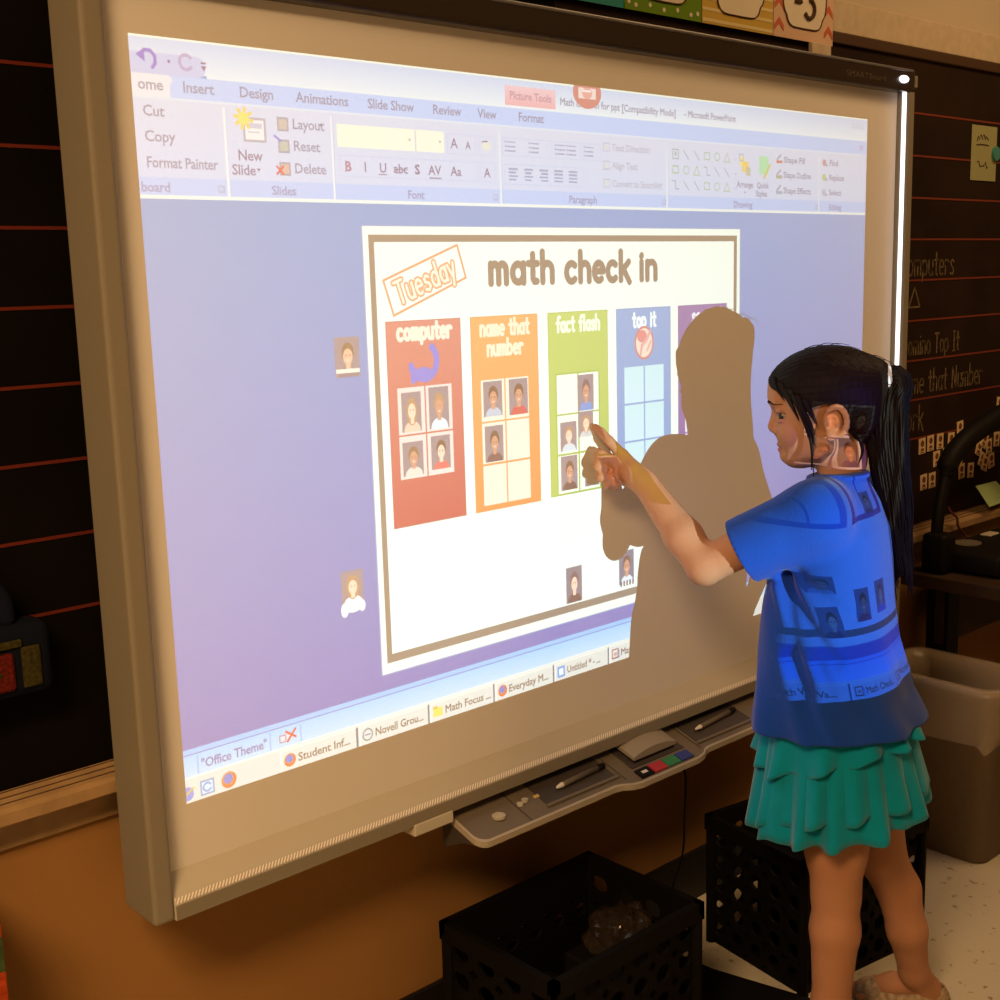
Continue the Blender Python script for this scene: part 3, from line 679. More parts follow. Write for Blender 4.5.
# ------------------------------------------------------------------ things on and above the chalkboard
def sheet(name, pts, vec, m, parent=None):
    bm = NB(); poly_prism(bm, pts, vec); return obj(name, bm, m, parent)
def number_card(x0, x1, kind, label):
    z0, z1, y = 1.824, 2.12, WY-.0195
    t = thing('number_card', label, 'card', ((x0+x1)/2, y, z0), 'number cards above the chalkboard')
    pc = {'teal': (.05,.30,.28), 'dots': (.16,.30,.03), 'stripe': (.62,.44,.10), 'chevron': (.72,.50,.36)}[kind]
    sheet('backing', [(x0,y,z0),(x1,y,z0),(x1,y,z1),(x0,y,z1)], (0,-.0015,0), mat('card '+kind, pc, .9, .05), t)
    w = x1-x0; h = z1-z0; ring = []
    for a in range(0, 360, 6):                        # scalloped centre panel
        ca, sa = math.cos(math.radians(a)), math.sin(math.radians(a)); k = .92+.08*abs(math.cos(math.radians(2*a)))
        e = .35
        ring.append(((x0+x1)/2+w*.37*k*math.copysign(abs(ca)**e, ca), y-.0016, z0+h*.52+h*.44*k*math.copysign(abs(sa)**e, sa)))
    sheet('panel', ring, (0,-.001,0), M['paper'], t)
    bm = NB()
    for i in range(len(ring)):
        p = Vector(ring[i])+Vector((0,-.0013,0)); q = Vector(ring[(i+1) % len(ring)])+Vector((0,-.0013,0)); tube(bm, [p, q], .0016, 5)
    obj('outline', bm, M['ink'], t)
    bm = NB()
    if kind == 'dots':
        for i in range(5):
            for sx in (x0+.011, x1-.011): bm = NB(); disc(bm, (sx+.004*(i % 2), y-.0016, z0+.014+.045*i), .0042, 10, -.0006, 'y'); obj('dot', bm, M['paper'], t)
        for i in range(5): bm = NB(); disc(bm, (x0+.03+w*.18*i, y-.0016, z0+.010+.004*(i % 2)), .0042, 10, -.0006, 'y'); obj('dot', bm, M['paper'], t)
    elif kind == 'stripe':
        for i in range(14): box(bm, x0+.001, y-.0022, z0+.004+.02*i, x1-.001, y-.0015, z0+.010+.02*i)
        obj('stripes', bm, mat('pale yellow', (.78,.66,.34), .9, .05), t)
    elif kind == 'chevron':
        cm = mat('coral', (.60,.16,.09), .9, .05)
        for cx in (x0+.018, x1-.018):
            bm = NB()
            for i in range(7):
                z = z0+.012+.042*i
                for s in (-1, 1): poly_prism(bm, [(cx,y-.0018,z+.014),(cx+s*.016,y-.0018,z),(cx+s*.016,y-.0018,z+.012),(cx,y-.0018,z+.027)], (0,-.0006,0))
            obj('chevron_column', bm, cm, t)
        bm = NB()
        ls, L = strokes('-3', .12)
        for l in ls:
            tube(bm, [((x0+x1)/2-.040+a*.075, y-.0034, z0+.046+b*.075) for a, b in l], .0048, 6)
        obj('numeral', bm, M['ink'], t)
    return t
number_card(1.545, 1.768, 'teal', 'teal bordered card above the whiteboard, leftmost of the card row')
number_card(1.771, 1.990, 'dots', 'green card border with white dots above the whiteboard')
number_card(1.993, 2.222, 'stripe', 'yellow striped card border above the whiteboard')
number_card(2.225, 2.440, 'chevron', 'card with coral chevrons and a numeral, rightmost above the whiteboard')
bm = NB(); box(bm, 2.345, WY-.034, 1.790, 2.416, WY-.0235, 1.822, .002); tag(obj('clip', bm, M['tack']), 'small tan clip holding the corner of the chevron card', 'clip')

no = thing('paper_note', 'pale green note pinned high on the right chalkboard', 'note', (3.15, WY-.0115, 1.57))
sheet('paper', [(3.088,WY-.0115,1.563),(3.222,WY-.0115,1.563),(3.222,WY-.0115,1.700),(3.088,WY-.0115,1.700)], (0,-.0008,0), M['notepaper'], no)
def scribble(parent, x, z, w, h, n, m='ink', y=WY-.0126):
    bm = NB(); r = random.Random(n*17+int(x*100))
    for i in range(n):
        xx = x+w*i/n; p = [(xx, y, z+h*r.random()), (xx+w/n*.4, y, z+h*(.3+.7*r.random())), (xx+w/n*.8, y, z+h*.5*r.random()), (xx+w/n, y, z+h*.3)]
        tube(bm, p, .0015, 5)
    obj('handwriting', bm, M[m], parent)
scribble(no, 3.115, 1.660, .06, .018, 4); scribble(no, 3.113, 1.650, .065, .004, 4); scribble(no, 3.12, 1.592, .055, .022, 3)
mg = tag(obj('magnet', (lambda b: (disc(b, (3.213, WY-.0125, 1.633), .018, 20, -.007, 'y'), b)[1])(NB()), M['teal']), 'round teal magnet on the right edge of the green note', 'magnet')

# small portrait cards
def small_card(x, z, rot, label, proto=[None], w=.033, h=.040, k=0):
    if proto[0] is None:
        t = thing('portrait_card', label, 'card', (0,0,0), 'little portrait cards on the right chalkboard')
        sheet('paper', [(-w/2,0,-h/2),(w/2,0,-h/2),(w/2,0,h/2),(-w/2,0,h/2)], (0,-.0008,0), M['card'], t)
        bm = NB(); disc(bm, (.001,-.0008,.006), .0085, 14, -.0004, 'y'); poly_prism(bm, [(-.008,-.0008,-.013),(.009,-.0008,-.013),(.006,-.0008,-.006),(-.005,-.0008,-.006)], (0,-.0004,0)); obj('picture', bm, M['inkr'], t)
        bm = NB(); box(bm, -.009, -.0013, -.0175, .009, -.0008, -.0155); obj('caption', bm, M['ink'], t)
        proto[0] = t; c = t
    else:
        c = proto[0].copy(); COL.objects.link(c)
        for ch in list(proto[0].children):
            d = ch.copy(); COL.objects.link(d); d.parent = c
        c['label'] = label
    c.location = (x, WY-.0112-.0013*k, z); c.rotation_euler = (0, math.radians(rot), 0)
CARDS = [
 ((2.8920, 0.1100, 0.8995), -3, 'cream card at the left end of the upper card row, half under its neighbour', 0),
 ((2.9316, 0.1100, 0.9029), -2, 'cream card second in the upper card row, overlapping the leftmost', 1),
 ((2.9824, 0.1100, 0.9025), 0, 'cream card third in the upper card row beneath the red line', 0),
 ((3.0398, 0.1100, 0.8990), 2, 'cream card fourth in the upper row, just left of the camera arm', 0),
 ((3.0855, 0.1100, 0.9247), -5, 'cream card sitting highest of the row, across the red line', 0),
 ((2.9675, 0.1100, 0.8585), -3, 'cream card below the third card of the upper row', 0),
 ((3.0086, 0.1100, 0.8602), 14, 'tilted cream card beside the arm, below the fourth of the upper row', 1),
 ((2.9054, 0.1100, 0.8049), -3, 'cream card at the left end of the lowest card row', 0),
 ((2.9482, 0.1100, 0.8045), -2, 'cream card second in the lowest card row', 0),
 ((3.0288, 0.1100, 0.7967), 24, 'cream card tilted, its corner showing right of the arm in the lowest row', 0),
 ((3.0868, 0.1100, 0.8377), 28, 'slanted cream card poking out above the card pair right of the arm', 0),
 ((3.0997, 0.1100, 0.8092), -3, 'left cream card of the upright pair right of the arm', 1),
 ((3.1518, 0.1100, 0.8054), 3, 'right cream card of the upright pair right of the arm', 0),
 ((3.1917, 0.1100, 0.8608), 24, 'cream card at the left of the heaped cards', 1),
 ((3.2182, 0.1100, 0.8797), 30, 'cream card at the top of the heaped cards', 2),
 ((3.2426, 0.1100, 0.8606), -4, 'cream card at the right of the heaped cards', 3),
 ((3.2028, 0.1100, 0.8293), 26, 'cream card in the lower left of the heaped cards', 4),
 ((3.2179, 0.1100, 0.8165), 18, 'cream card hanging lowest in the heaped cards', 5),
 ((3.2517, 0.1100, 0.8208), -8, 'cream card in the lower right of the heaped cards', 6),
 ((3.2931, 0.1100, 0.8745), 2, 'cream card alone between the heap and the edge of the picture', 0),
 ((3.3018, 0.1100, 0.9706), 2, 'cream card alone at the right edge above the camera arm', 0),
]
for p, rot, lab, k in CARDS: small_card(p[0], p[2], rot, lab, k=k)
# green sheet propped on the tray
bm = NB(); q = [(3.1067, 0.0700, 0.7719), (3.2596, 0.0900, 0.7633), (3.3204, 0.0700, 0.7068), (3.1568, 0.0550, 0.7097)]
poly_prism(bm, q, (0,-.001,.0004)); tag(obj('paper_sheet', bm, M['gpaper']), 'light green sheet of paper propped on the right chalk tray', 'paper')
cord('cord', [(2.9483, 0.0620, 0.7391), (2.9535, 0.0560, 0.7260), (2.9861, 0.0560, 0.7053), (3.0007, 0.0600, 0.6814), (3.0541, 0.0700, 0.6502), (3.0744, 0.0600, 0.6266), (3.0825, 0.0720, 0.6127), (3.0601, 0.0740, 0.6026), (2.98,.078,.604)], .003, 'reddish brown cord hanging from the right chalk tray to the table', 'cord')

# left: pouch hanging on the slate
po = thing('zip_pouch', 'navy pouch with a red diamond panel hanging on the left chalkboard', 'bag', (.50, .08, .82))
bm = NB(); box(bm, .30, .055, .838, .606, WY-.012, .932, .014, 3); obj('pouch_body', bm, M['navy'], po, True)
bm = NB(); box(bm, .33, .050, .850, .553, .056, .900, .004); fp = obj('front_panel', bm, M['redcloth'], po)
bm = NB(); poly_prism(bm, [(.487,.0495,.874),(.513,.0495,.858),(.539,.0495,.874),(.513,.0495,.890)], (0,-.001,0)); obj('diamond', bm, M['olive'], fp)
bm = NB(); box(bm, .33, .051, .905, .565, .056, .915, .002); obj('trim_band', bm, M['olive'], po)
bm = NB(); box(bm, .563, .051, .850, .588, .056, .904, .003); obj('side_panel', bm, M['olive'], po)
bm = NB(); tube(bm, catmull([(.40,.08,.930),(.405,.085,.970),(.44,.09,.990),(.52,.09,.990),(.555,.085,.970),(.560,.08,.930)], 6), .011, 8); obj('handle', bm, M['navy'], po, True)
bm = NB(); tube(bm, [(.47,.048,.913),(.50,.047,.916),(.53,.047,.919)], .0022, 6); obj('zip_pull', bm, M['silver'], po, True)
bm = NB(); disc(bm, (.485, WY-.012, 1.000), .016, 16, -.008, 'y'); tube(bm, catmull([(.485,.105,1.000),(.485,.085,.996),(.485,.077,.985),(.485,.082,.974)], 5), .003, 6); tag(obj('hook', bm, M['black']), 'black magnetic hook holding the navy pouch on the slate', 'hook')

# lower left: striped fabric basket by the wall, only its edge in view
bk = thing('fabric_basket', 'green basket with red bands standing by the wall at the lower left', 'basket', (.40, -.05, 0))
GB = mat('green cloth', (.05,.085,.03), .9, .05, noise=(120,.3)); RB = mat('red cloth', (.40,.055,.015), .9, .05, noise=(120,.3))
bands = [(0,.30,GB),(.30,.395,GB),(.395,.478,GB),(.478,.522,RB),(.522,.568,GB),(.568,.585,RB),(.585,.60,GB)]
for za, zb, m_ in bands:
    bm = NB(); box(bm, .17, -.02, za, .479, .10, zb); o = obj('band', bm, m_, bk)
    if m_ is RB: o['label'] = 'red band'

# ------------------------------------------------------------------ crates on the floor
def holed(bm, org, ex, ez, nrm, W, H, nx, nz, fx, fz, th, seg=16, rows=None):
    """lattice panel: W x H at org along ex, ez, with nx x nz oval holes, thickness th along nrm"""
    org, ex, ez, nrm = Vector(org), Vector(ex), Vector(ez), Vector(nrm)
    for iz in range(nz):
        for ix in range(nx):
            cw, ch = W/nx, H/nz; cx, cz = (ix+.5)*cw, (iz+.5)*ch
            P = lambda x, z, d: org+ex*x+ez*z+nrm*d
            if rows is not None and iz not in rows:
                c = [(cx-cw/2,cz-ch/2),(cx+cw/2,cz-ch/2),(cx+cw/2,cz+ch/2),(cx-cw/2,cz+ch/2)]
                poly_prism(bm, [P(x, z, 0) for x, z in c], nrm*th); continue
            inn, out = [], []
            for k in range(seg):
                a = 2*PI*k/seg+PI/seg; ca, sa = math.cos(a), math.sin(a)
                s = max(abs(ca), abs(sa)); inn.append((cx+ca*cw*fx/2, cz+sa*ch*fz/2)); out.append((cx+ca/s*cw/2, cz+sa/s*ch/2))
            for d in (0, th):
                vi = [bm.verts.new(P(x, z, d)) for x, z in inn]; vo = [bm.verts.new(P(x, z, d)) for x, z in out]
                for k in range(seg): bm.faces.new((vi[k], vi[(k+1) % seg], vo[(k+1) % seg], vo[k]))
                if d == 0: v0 = vi
                else:
                    for k in range(seg): bm.faces.new((v0[k], v0[(k+1) % seg], vi[(k+1) % seg], vi[k]))
def crate(label, x, y, w, d, h, rot, nx, nz, rows_back=None, group='black crates on the floor'):
    """x,y = back left corner on the floor"""
    t = thing('storage_crate', label, 'crate', (x, y, 0), group)
    R = Matrix.Rotation(math.radians(rot), 3, 'Z')
    T = lambda p: Vector((x, y, 0))+R @ Vector(p)
    ex, ey = R @ Vector((1,0,0)), R @ Vector((0,-1,0)); ez = Vector((0,0,1))
    th = .006; i = .010
    def wall(name, o, e, n, W, cols, rows):
        bm = NB(); holed(bm, T(o), e, ez, n, W, h-.03, cols, nz, .45 if rows else .62, .5 if rows else .62, th, rows=rows); obj(name, bm, M['crate'], t)
    wall('side_panel', (i,-i,.008), ex, ey, w-2*i, nx, rows_back)
    wall('side_panel', (i,-d+i,.008), ex, -ey, w-2*i, nx, None)
    wall('side_panel', (i,-i,.008), ey, ex, d-2*i, max(3, nx-2), None)
    wall('side_panel', (w-i,-i,.008), ey, -ex, d-2*i, max(3, nx-2), None)
    bm = NB()
    for a, b in (((0,0),(w,0)),((w,0),(w,-d)),((w,-d),(0,-d)),((0,-d),(0,0))):
        p, q = Vector(T((a[0],a[1],0))), Vector(T((b[0],b[1],0)))
        v = (q-p).normalized(); n = Vector((v.y,-v.x,0))
        A = [p+n*0+Vector((0,0,h-.032)), p+n*.014+Vector((0,0,h-.032)), p+n*.014+Vector((0,0,h)), p+Vector((0,0,h))]
        if True: poly_prism(bm, A, q-p)
    obj('rim', bm, M['crate'], t)
    bm = NB(); poly_prism(bm, [T((i,-i,0)), T((w-i,-i,0)), T((w-i,-d+i,0)), T((i,-d+i,0))], (0,0,.008)); obj('base', bm, M['crate'], t)
    for cx, cy in ((i,-i),(w-i,-i),(w-i,-d+i),(i,-d+i)):
        bm = NB(); disc(bm, T((cx,cy,0)), .011, 10, h-.02, 'z'); obj('corner_post', bm, M['crate'], t)
    return t
crate('black lattice crate at the bottom of the picture below the pen tray', 1.205, .030, .365, .275, .285, 0, 6, 5, rows_back=(3,))
crate('black lattice crate behind the legs of the person', 1.866, -.010, .352, .270, .275, -9, 7, 5)
bm = NB(); poly_prism(bm, [(1.585,.095,0),(1.775,.095,0),(1.783,-.094,0),(1.832,-.285,0),(1.85,-.62,0),(1.585,-.62,0)], (0,0,.006)); tag(obj('floor_mat', bm, M['black']), 'flat black mat on the floor between the two crates', 'mat')
# crumpled clear bag and a dark box inside the near crate
bm = NB(); bmesh.ops.create_icosphere(bm, subdivisions=4, radius=1)
r_ = random.Random(3)
fz = [(r_.uniform(3,9), Vector((r_.gauss(0,1), r_.gauss(0,1), r_.gauss(0,1))).normalized(), r_.uniform(0,6)) for _ in range(14)]
for v in bm.verts:
    k = 1+sum(.07*abs(math.sin(f*v.co.dot(d)+ph)) for f, d, ph in fz)-.4
    v.co = Vector((1.475+v.co.x*.055*k, -.135+v.co.y*.045*k, .222+max(-.75, v.co.z)*.036*k))
PL = mat('clear crumpled plastic', (.05,.035,.022), .10, .9); PL.node_tree.nodes['Principled BSDF'].inputs['Alpha'].default_value = .35
tag(obj('plastic_bag', bm, PL, None, False), 'crumpled shiny clear plastic bag lying in the near crate', 'bag')
bm = NB(); box(bm, 1.235, -.205, .009, 1.40, -.03, .14, .004); tag(obj('carton', bm, M['crate']), 'dark box standing inside the near crate', 'box')
bm = NB(); box(bm, 1.41, -.21, .009, 1.545, -.06, .180, .004); tag(obj('carton', bm, M['black']), 'dark box under the clear plastic bag in the near crate', 'box')
bm = NB(); box(bm, 1.92, -.24, .012, 2.13, -.10, .20, .004); tag(obj('carton', bm, M['crate']), 'dark box standing in the crate behind the legs', 'box')
bm = NB(); poly_prism(bm, [(2.126,-.285,.215),(2.176,-.285,.213),(2.178,-.291,0.232),(2.126,-.291,0.246)], (0,.001,0)); tag(obj('paper_slip', bm, M['paper']), 'white slip of paper sticking up out of the crate behind the legs', 'paper')

# ------------------------------------------------------------------ waste bin with a clear liner
tb_ = thing('waste_bin', 'brown plastic waste bin with a clear liner beside the table', 'bin', (2.645, -.10, 0))
def rrect(cx, cy, hx, hy, r, n=6):
    out = []
    for qx, qy, a0 in ((1,1,0),(-1,1,90),(-1,-1,180),(1,-1,270)):
        for k in range(n+1):
            a = math.radians(a0+90*k/n); out.append((cx+qx*(hx-r)+r*math.cos(a), cy+qy*(hy-r)+r*math.sin(a)))
    return out
def ringshell(bm, levels, close_bottom=False):
    rings = []
    for pts, z in levels: rings.append([bm.verts.new((x, y, z(k) if callable(z) else z)) for k, (x, y) in enumerate(pts)])
    for A, B in zip(rings[:-1], rings[1:]):
        for k in range(len(A)): bm.faces.new((A[k], A[(k+1) % len(A)], B[(k+1) % len(B)], B[k]))
    if close_bottom: bm.faces.new(rings[0])
    return rings
BX, BY_ = 2.640, -.128
bm = NB()
ringshell(bm, [(rrect(BX,BY_,.083,.125,.035),.0),(rrect(BX,BY_,.088,.130,.035),.004),(rrect(BX,BY_,.100,.150,.04),.402),(rrect(BX,BY_,.107,.157,.042),.405),(rrect(BX,BY_,.107,.157,.042),.418),(rrect(BX,BY_,.099,.149,.04),.420),(rrect(BX,BY_,.096,.146,.04),.40),(rrect(BX,BY_,.081,.123,.033),.008)], True)
obj('bin_body', bm, M['bin'], tb_, True)
bm = NB()
nl = len(rrect(0,0,1,1,.1)); rr = random.Random(5)
w1 = [rr.uniform(-.012,.016) for _ in range(nl)]
def wob(pts, a, s): return [(x+a*math.sin(s*k*1.7)*(1 if x > BX else -1), y+a*math.cos(s*k*2.3)*(1 if y > BY_ else -1)) for k, (x, y) in enumerate(pts)]
ringshell(bm, [(wob(rrect(BX,BY_,.106,.152,.04),.006,1.0), lambda k: .285+w1[k]),(wob(rrect(BX,BY_,.109,.157,.042),.004,1.3), .32),(wob(rrect(BX,BY_,.106,.155,.042),.004,.7), .36),(rrect(BX,BY_,.110,.160,.043),.39),(rrect(BX,BY_,.111,.161,.043),.422),(rrect(BX,BY_,.098,.148,.04),.424),(wob(rrect(BX,BY_,.088,.138,.038),.006,1.1),.37),(wob(rrect(BX,BY_,.080,.128,.036),.008,.9),.25)])
o = obj('bin_liner', bm, M['liner'], tb_, True); o['label'] = 'clear film liner folded over the rim'

# ------------------------------------------------------------------ dark table with document camera
td = thing('work_table', 'dark table standing against the wall at the right edge', 'table', (3.3, -.25, 0))
bm = NB(); box(bm, 2.765, -.62, .565, 3.95, .085, .60, .004); obj('tabletop', bm, M['table'], td)
for x, y in ((2.90,.04),(2.90,-.57),(3.90,.04),(3.90,-.57)):
    bm = NB(); box(bm, x-.03, y-.03, 0, x+.03, y+.03, .565, .003); obj('leg', bm, M['black'], td)
bm = NB(); box(bm, 2.86, .02, .40, 3.94, .04, .565); obj('modesty_panel', bm, M['table'], td)
dc = thing('document_camera', 'black document camera with a curved arm on the dark table', 'document camera', (2.95, -.02, .60))
bm = NB(); box(bm, 2.83, -.14, .6005, 3.16, .040, .655, .012, 3); ba = obj('camera_base', bm, M['black'], dc, True)
bm = NB(); disc(bm, (2.935,.0,.655), .034, 24, .002, 'z', sx=1.1); obj('round_badge', bm, mat('grey badge', (.16,.14,.11), .5, .3), ba)
bm = NB(); box(bm, 3.04, -.01, .655, 3.09, .02, .660, .003); o = obj('switch_panel', bm, M['button'], ba)
bm = NB(); box(bm, 2.785, -.02, .6005, 2.845, .045, .70, .012, 3); obj('arm_mount', bm, M['black'], dc, True)
bm = NB(); tube(bm, catmull([(2.815,.02,.68),(2.822,.02,.74),(2.84,.02,.80),(2.858,.02,.85)], 5), .015, 12); obj('lower_arm', bm, M['black'], dc, True)
bm = NB(); tube(bm, catmull([(2.852,.02,.835),(2.870,.02,.875),(2.93,.015,.915),(3.02,.01,.945),(3.14,.0,.975),(3.26,-.02,.985)], 6), [.018]*3+[.026]*23+[.026]*5, 14); obj('upper_arm', bm, M['black'], dc, True)
bm = NB(); box(bm, 3.22, -.07, .945, 3.33, .03, 1.02, .015, 3); obj('camera_head', bm, M['black'], dc, True)
# ------------------------------------------------------------------ the person: one continuous body grown from a distance field
class Field:
    def __init__(s, lo, hi, vox):
        s.lo = np.array(lo, np.float32); s.v = vox; s.n = np.ceil((np.array(hi)-s.lo)/vox).astype(int)+1
        s.F = np.full(s.n, 1., np.float32)
    def local(s, lo, hi):
        i0 = np.clip(np.floor((np.array(lo)-s.lo)/s.v).astype(int), 0, s.n-1); i1 = np.clip(np.ceil((np.array(hi)-s.lo)/s.v).astype(int)+1, 1, s.n)
        ax = [s.lo[k]+s.v*np.arange(i0[k], i1[k], dtype=np.float32) for k in range(3)]
        return tuple(slice(a, b) for a, b in zip(i0, i1)), ax[0][:, None, None], ax[1][None, :, None], ax[2][None, None, :]
    def put(s, d, sl, k):
        A = s.F[sl]
        if k <= 0: s.F[sl] = np.minimum(A, d)
        else:
            h = np.maximum(k-np.abs(A-d), 0)/k; s.F[sl] = np.minimum(A, d)-h*h*k*.25
    def cut(s, d, sl, k):
        A = s.F[sl]; h = np.maximum(k-np.abs(A+d), 0)/max(k, 1e-9); s.F[sl] = np.maximum(A, -d)+h*h*k*.25
    def cap(s, a, b, ra, rb=None, k=.012, cut=False):
        rb = ra if rb is None else rb; a = np.array(a, np.float32); b = np.array(b, np.float32); m = max(ra, rb)+k+3*s.v
        sl, X, Y, Z = s.local(np.minimum(a, b)-m, np.maximum(a, b)+m); ab = b-a
        t = np.clip(((X-a[0])*ab[0]+(Y-a[1])*ab[1]+(Z-a[2])*ab[2])/max(ab@ab, 1e-9), 0, 1)
        d = np.sqrt((X-a[0]-t*ab[0])**2+(Y-a[1]-t*ab[1])**2+(Z-a[2]-t*ab[2])**2)-(ra+(rb-ra)*t)
        (s.cut if cut else s.put)(d, sl, k)
    def chain(s, pts, rads, k=.012):
        for i in range(len(pts)-1): s.cap(pts[i], pts[i+1], rads[i], rads[i+1], k)
    def ell(s, c, R, fr=None, k=.012, cut=False, clip=None):
        """ellipsoid radii R along the axes of frame fr (rows), optionally clipped by a function of local coordinates"""
        c = np.array(c, np.float32); fr = np.eye(3, dtype=np.float32) if fr is None else np.array(fr, np.float32); m = max(R)+k+3*s.v
        sl, X, Y, Z = s.local(c-m, c+m); q = [(X-c[0])*f[0]+(Y-c[1])*f[1]+(Z-c[2])*f[2] for f in fr]
        k0 = np.sqrt(sum((a/r)**2 for a, r in zip(q, R))); k1 = np.sqrt(sum((a/r**2)**2 for a, r in zip(q, R)))+1e-9
        d = k0*(k0-1)/k1
        if clip is not None: d = clip(d, q)
        (s.cut if cut else s.put)(d, sl, k)
    def mesh(s, name):
        """surface nets"""
        F = s.F; S = F < 0; n = s.n
        C = np.zeros(n-1, np.uint8)
        for i in (0, 1):
            for j in (0, 1):
                for l in (0, 1): C += S[i:n[0]-1+i, j:n[1]-1+j, l:n[2]-1+l]
        cells = np.argwhere((C > 0) & (C < 8)); idx = np.full(n-1, -1, np.int32); idx[tuple(cells.T)] = np.arange(len(cells))
        off = np.array([(i, j, l) for i in (0, 1) for j in (0, 1) for l in (0, 1)])
        val = np.stack([F[tuple((cells+o).T)] for o in off], 1)
        acc = np.zeros((len(cells), 3)); cnt = np.zeros(len(cells))
        for a in range(8):
            for b in range(a+1, 8):
                if np.abs(off[a]-off[b]).sum() != 1: continue
                m = (val[:, a] < 0) != (val[:, b] < 0); va, vb = val[m, a], val[m, b]; t = (va/(va-vb))[:, None]
                acc[m] += off[a]+t*(off[b]-off[a]); cnt[m] += 1
        V = s.lo+s.v*(cells+acc/cnt[:, None]); Q = []
        for ax in range(3):
            e = np.zeros(3, int); e[ax] = 1; u, w = [k for k in range(3) if k != ax]
            sh = [slice(0, n[k]-1 if k == ax else n[k]) for k in range(3)]; sh2 = [slice(e[k], n[k]) for k in range(3)]
            ch = S[tuple(sh)] != S[tuple(sh2)]
            P = np.argwhere(ch); P = P[(P[:, u] > 0) & (P[:, w] > 0) & (P[:, u] < n[u]-1) & (P[:, w] < n[w]-1)]
            du = np.zeros(3, int); du[u] = 1; dw = np.zeros(3, int); dw[w] = 1
            q = np.stack([idx[tuple((P-o).T)] for o in (du*0, du, du+dw, dw)], 1)
            inside = S[tuple(P.T)]
            fl = inside if ax != 1 else ~inside
            q[~fl] = q[~fl][:, ::-1]; Q.append(q)
        Q = np.concatenate(Q); Q = Q[(Q >= 0).all(1)]
        me = bpy.data.meshes.new(name); me.vertices.add(len(V)); me.vertices.foreach_set('co', V.astype(np.float32).ravel())
        me.loops.add(len(Q)*4); me.loops.foreach_set('vertex_index', Q.ravel().astype(np.int32)); me.polygons.add(len(Q))
        me.polygons.foreach_set('loop_start', np.arange(len(Q), dtype=np.int32)*4); me.polygons.foreach_set('loop_total', np.full(len(Q), 4, np.int32))
        me.update(calc_edges=True); me.validate()
        return me
def A_(*p): return np.array(p, float)

PR = thing('person', 'child in a blue tee and teal ruffled skirt pointing at the board', 'person', (1.82, -.41, 0))

# head frame: forward, left, up
yaw = math.radians(33); pit = math.radians(4)
HF = A_(-math.sin(yaw)*math.cos(pit), math.cos(yaw)*math.cos(pit), -math.sin(pit)); HL = A_(-math.cos(yaw), -math.sin(yaw), 0); HU = np.cross(HF, HL)
FR = np.array([HF, HL, HU]); HC = A_(1.8279, -0.3000, 1.1213)
def H(f, l, u): return HC+HF*f+HL*l+HU*u

B = Field((1.48,-.56,-.01), (2.08,.03,1.25), .0026)
# torso (under the clothes), neck
NECK = A_(1.822,-.338,1.000); CH = A_(1.795,-.345,.86); PEL = A_(1.775,-.395,.56)
SL = A_(1.683,-.368,.962); SR = A_(1.912,-.305,.955)
B.cap(PEL, CH, .082, .080, .03); B.cap(PEL+A_(-.045,-.008,-.03), PEL+A_(.05,.0,-.03), .072, .072, .04)
B.cap(SL+A_(.02,0,-.01), SR+A_(-.02,0,-.01), .036, .036, .04); B.cap(CH+A_(-.03,0,.03), CH+A_(.04,.01,.03), .07, .07, .03)
B.cap(NECK+A_(0,0,-.04), H(-.022,0,-.085), .041, .038, .03); B.cap(H(-.022,0,-.085), H(-.018,0,-.03), .038, .040, .02)
# skull and face
B.ell(H(-.006,0,.024), (.091,.070,.070), FR, .02)
B.ell(H(.030,0,-.028), (.053,.056,.070), FR, .025)
B.cap(H(.058,0,-.082), H(.050,0,-.080), .019, .022, .020)
for sgn in (-1, 1):
    B.cap(H(.052,.018*sgn,-.082), H(.004,.050*sgn,-.062), .016, .014, .022)          # jaw line
    B.ell(H(.055,.026*sgn,-.042), (.022,.020,.022), FR, .02)                          # cheek
    B.ell(H(.079,.021*sgn,.014), (.011,.019,.008), FR, .012)                          # brow
    B.ell(H(.088,.031*sgn,-.010), (.013,.015,.0095), FR, .008, cut=True)              # eye socket
    B.ell(H(.0745,.030*sgn,-.001), (.0075,.0150,.0042), FR, .005)                       # upper lid
    B.ell(H(.075,.031*sgn,-.0175), (.007,.0145,.0035), FR, .005)                      # lower lid
B.ell(H(.075,0,.035), (.018,.036,.030), FR, .025)                                      # forehead
B.cap(H(.0805,0,.005), H(.0910,0,-.029), .0052, .0080, .009)                            # nose bridge and tip
B.cap(H(.0890,0,-.0345), H(.080,.0,-.043), .0075, .007, .006)
for sgn in (-1, 1): B.ell(H(.0825,.0095*sgn,-.0385), (.0085,.006,.0065), FR, .005)
B.ell(H(.0700,0,-.052), (.0125,.018,.013), FR, .010)
B.ell(H(.0775,0,-.0625), (.0085,.019,.0050), FR, .004); B.ell(H(.0765,0,-.0715), (.0085,.016,.0052), FR, .004)
B.ell(H(.086,0,-.0670), (.009,.021,.0011), FR, .002, cut=True)
B.ell(H(.066,0,-.084), (.014,.020,.006), FR, .01, cut=False)
# ears
for sgn in (1, -1):
    E0 = H(-.010,.066*sgn,-.020); out = HL*sgn
    ring = []
    for k in range(13):
        a = math.radians(100-k*22); ring.append(E0+HF*(-.006+.0165*math.sin(a-PI/2+.5))*1+HU*(.0245*math.cos(a-PI/2+.5))+out*(.012+.004*math.cos(a)))
    B.chain(ring, [.0042]*13, .004)
    B.ell(E0+out*.006, (.016,.006,.023), FR, .006); B.ell(E0+out*.013+HF*.001, (.008,.006,.013), FR, .004, cut=True)
    B.ell(E0+out*.009-HU*.025+HF*.005, (.007,.004,.008), FR, .006); B.ell(E0+out*.011+HF*.009, (.003,.003,.006), FR, .004)
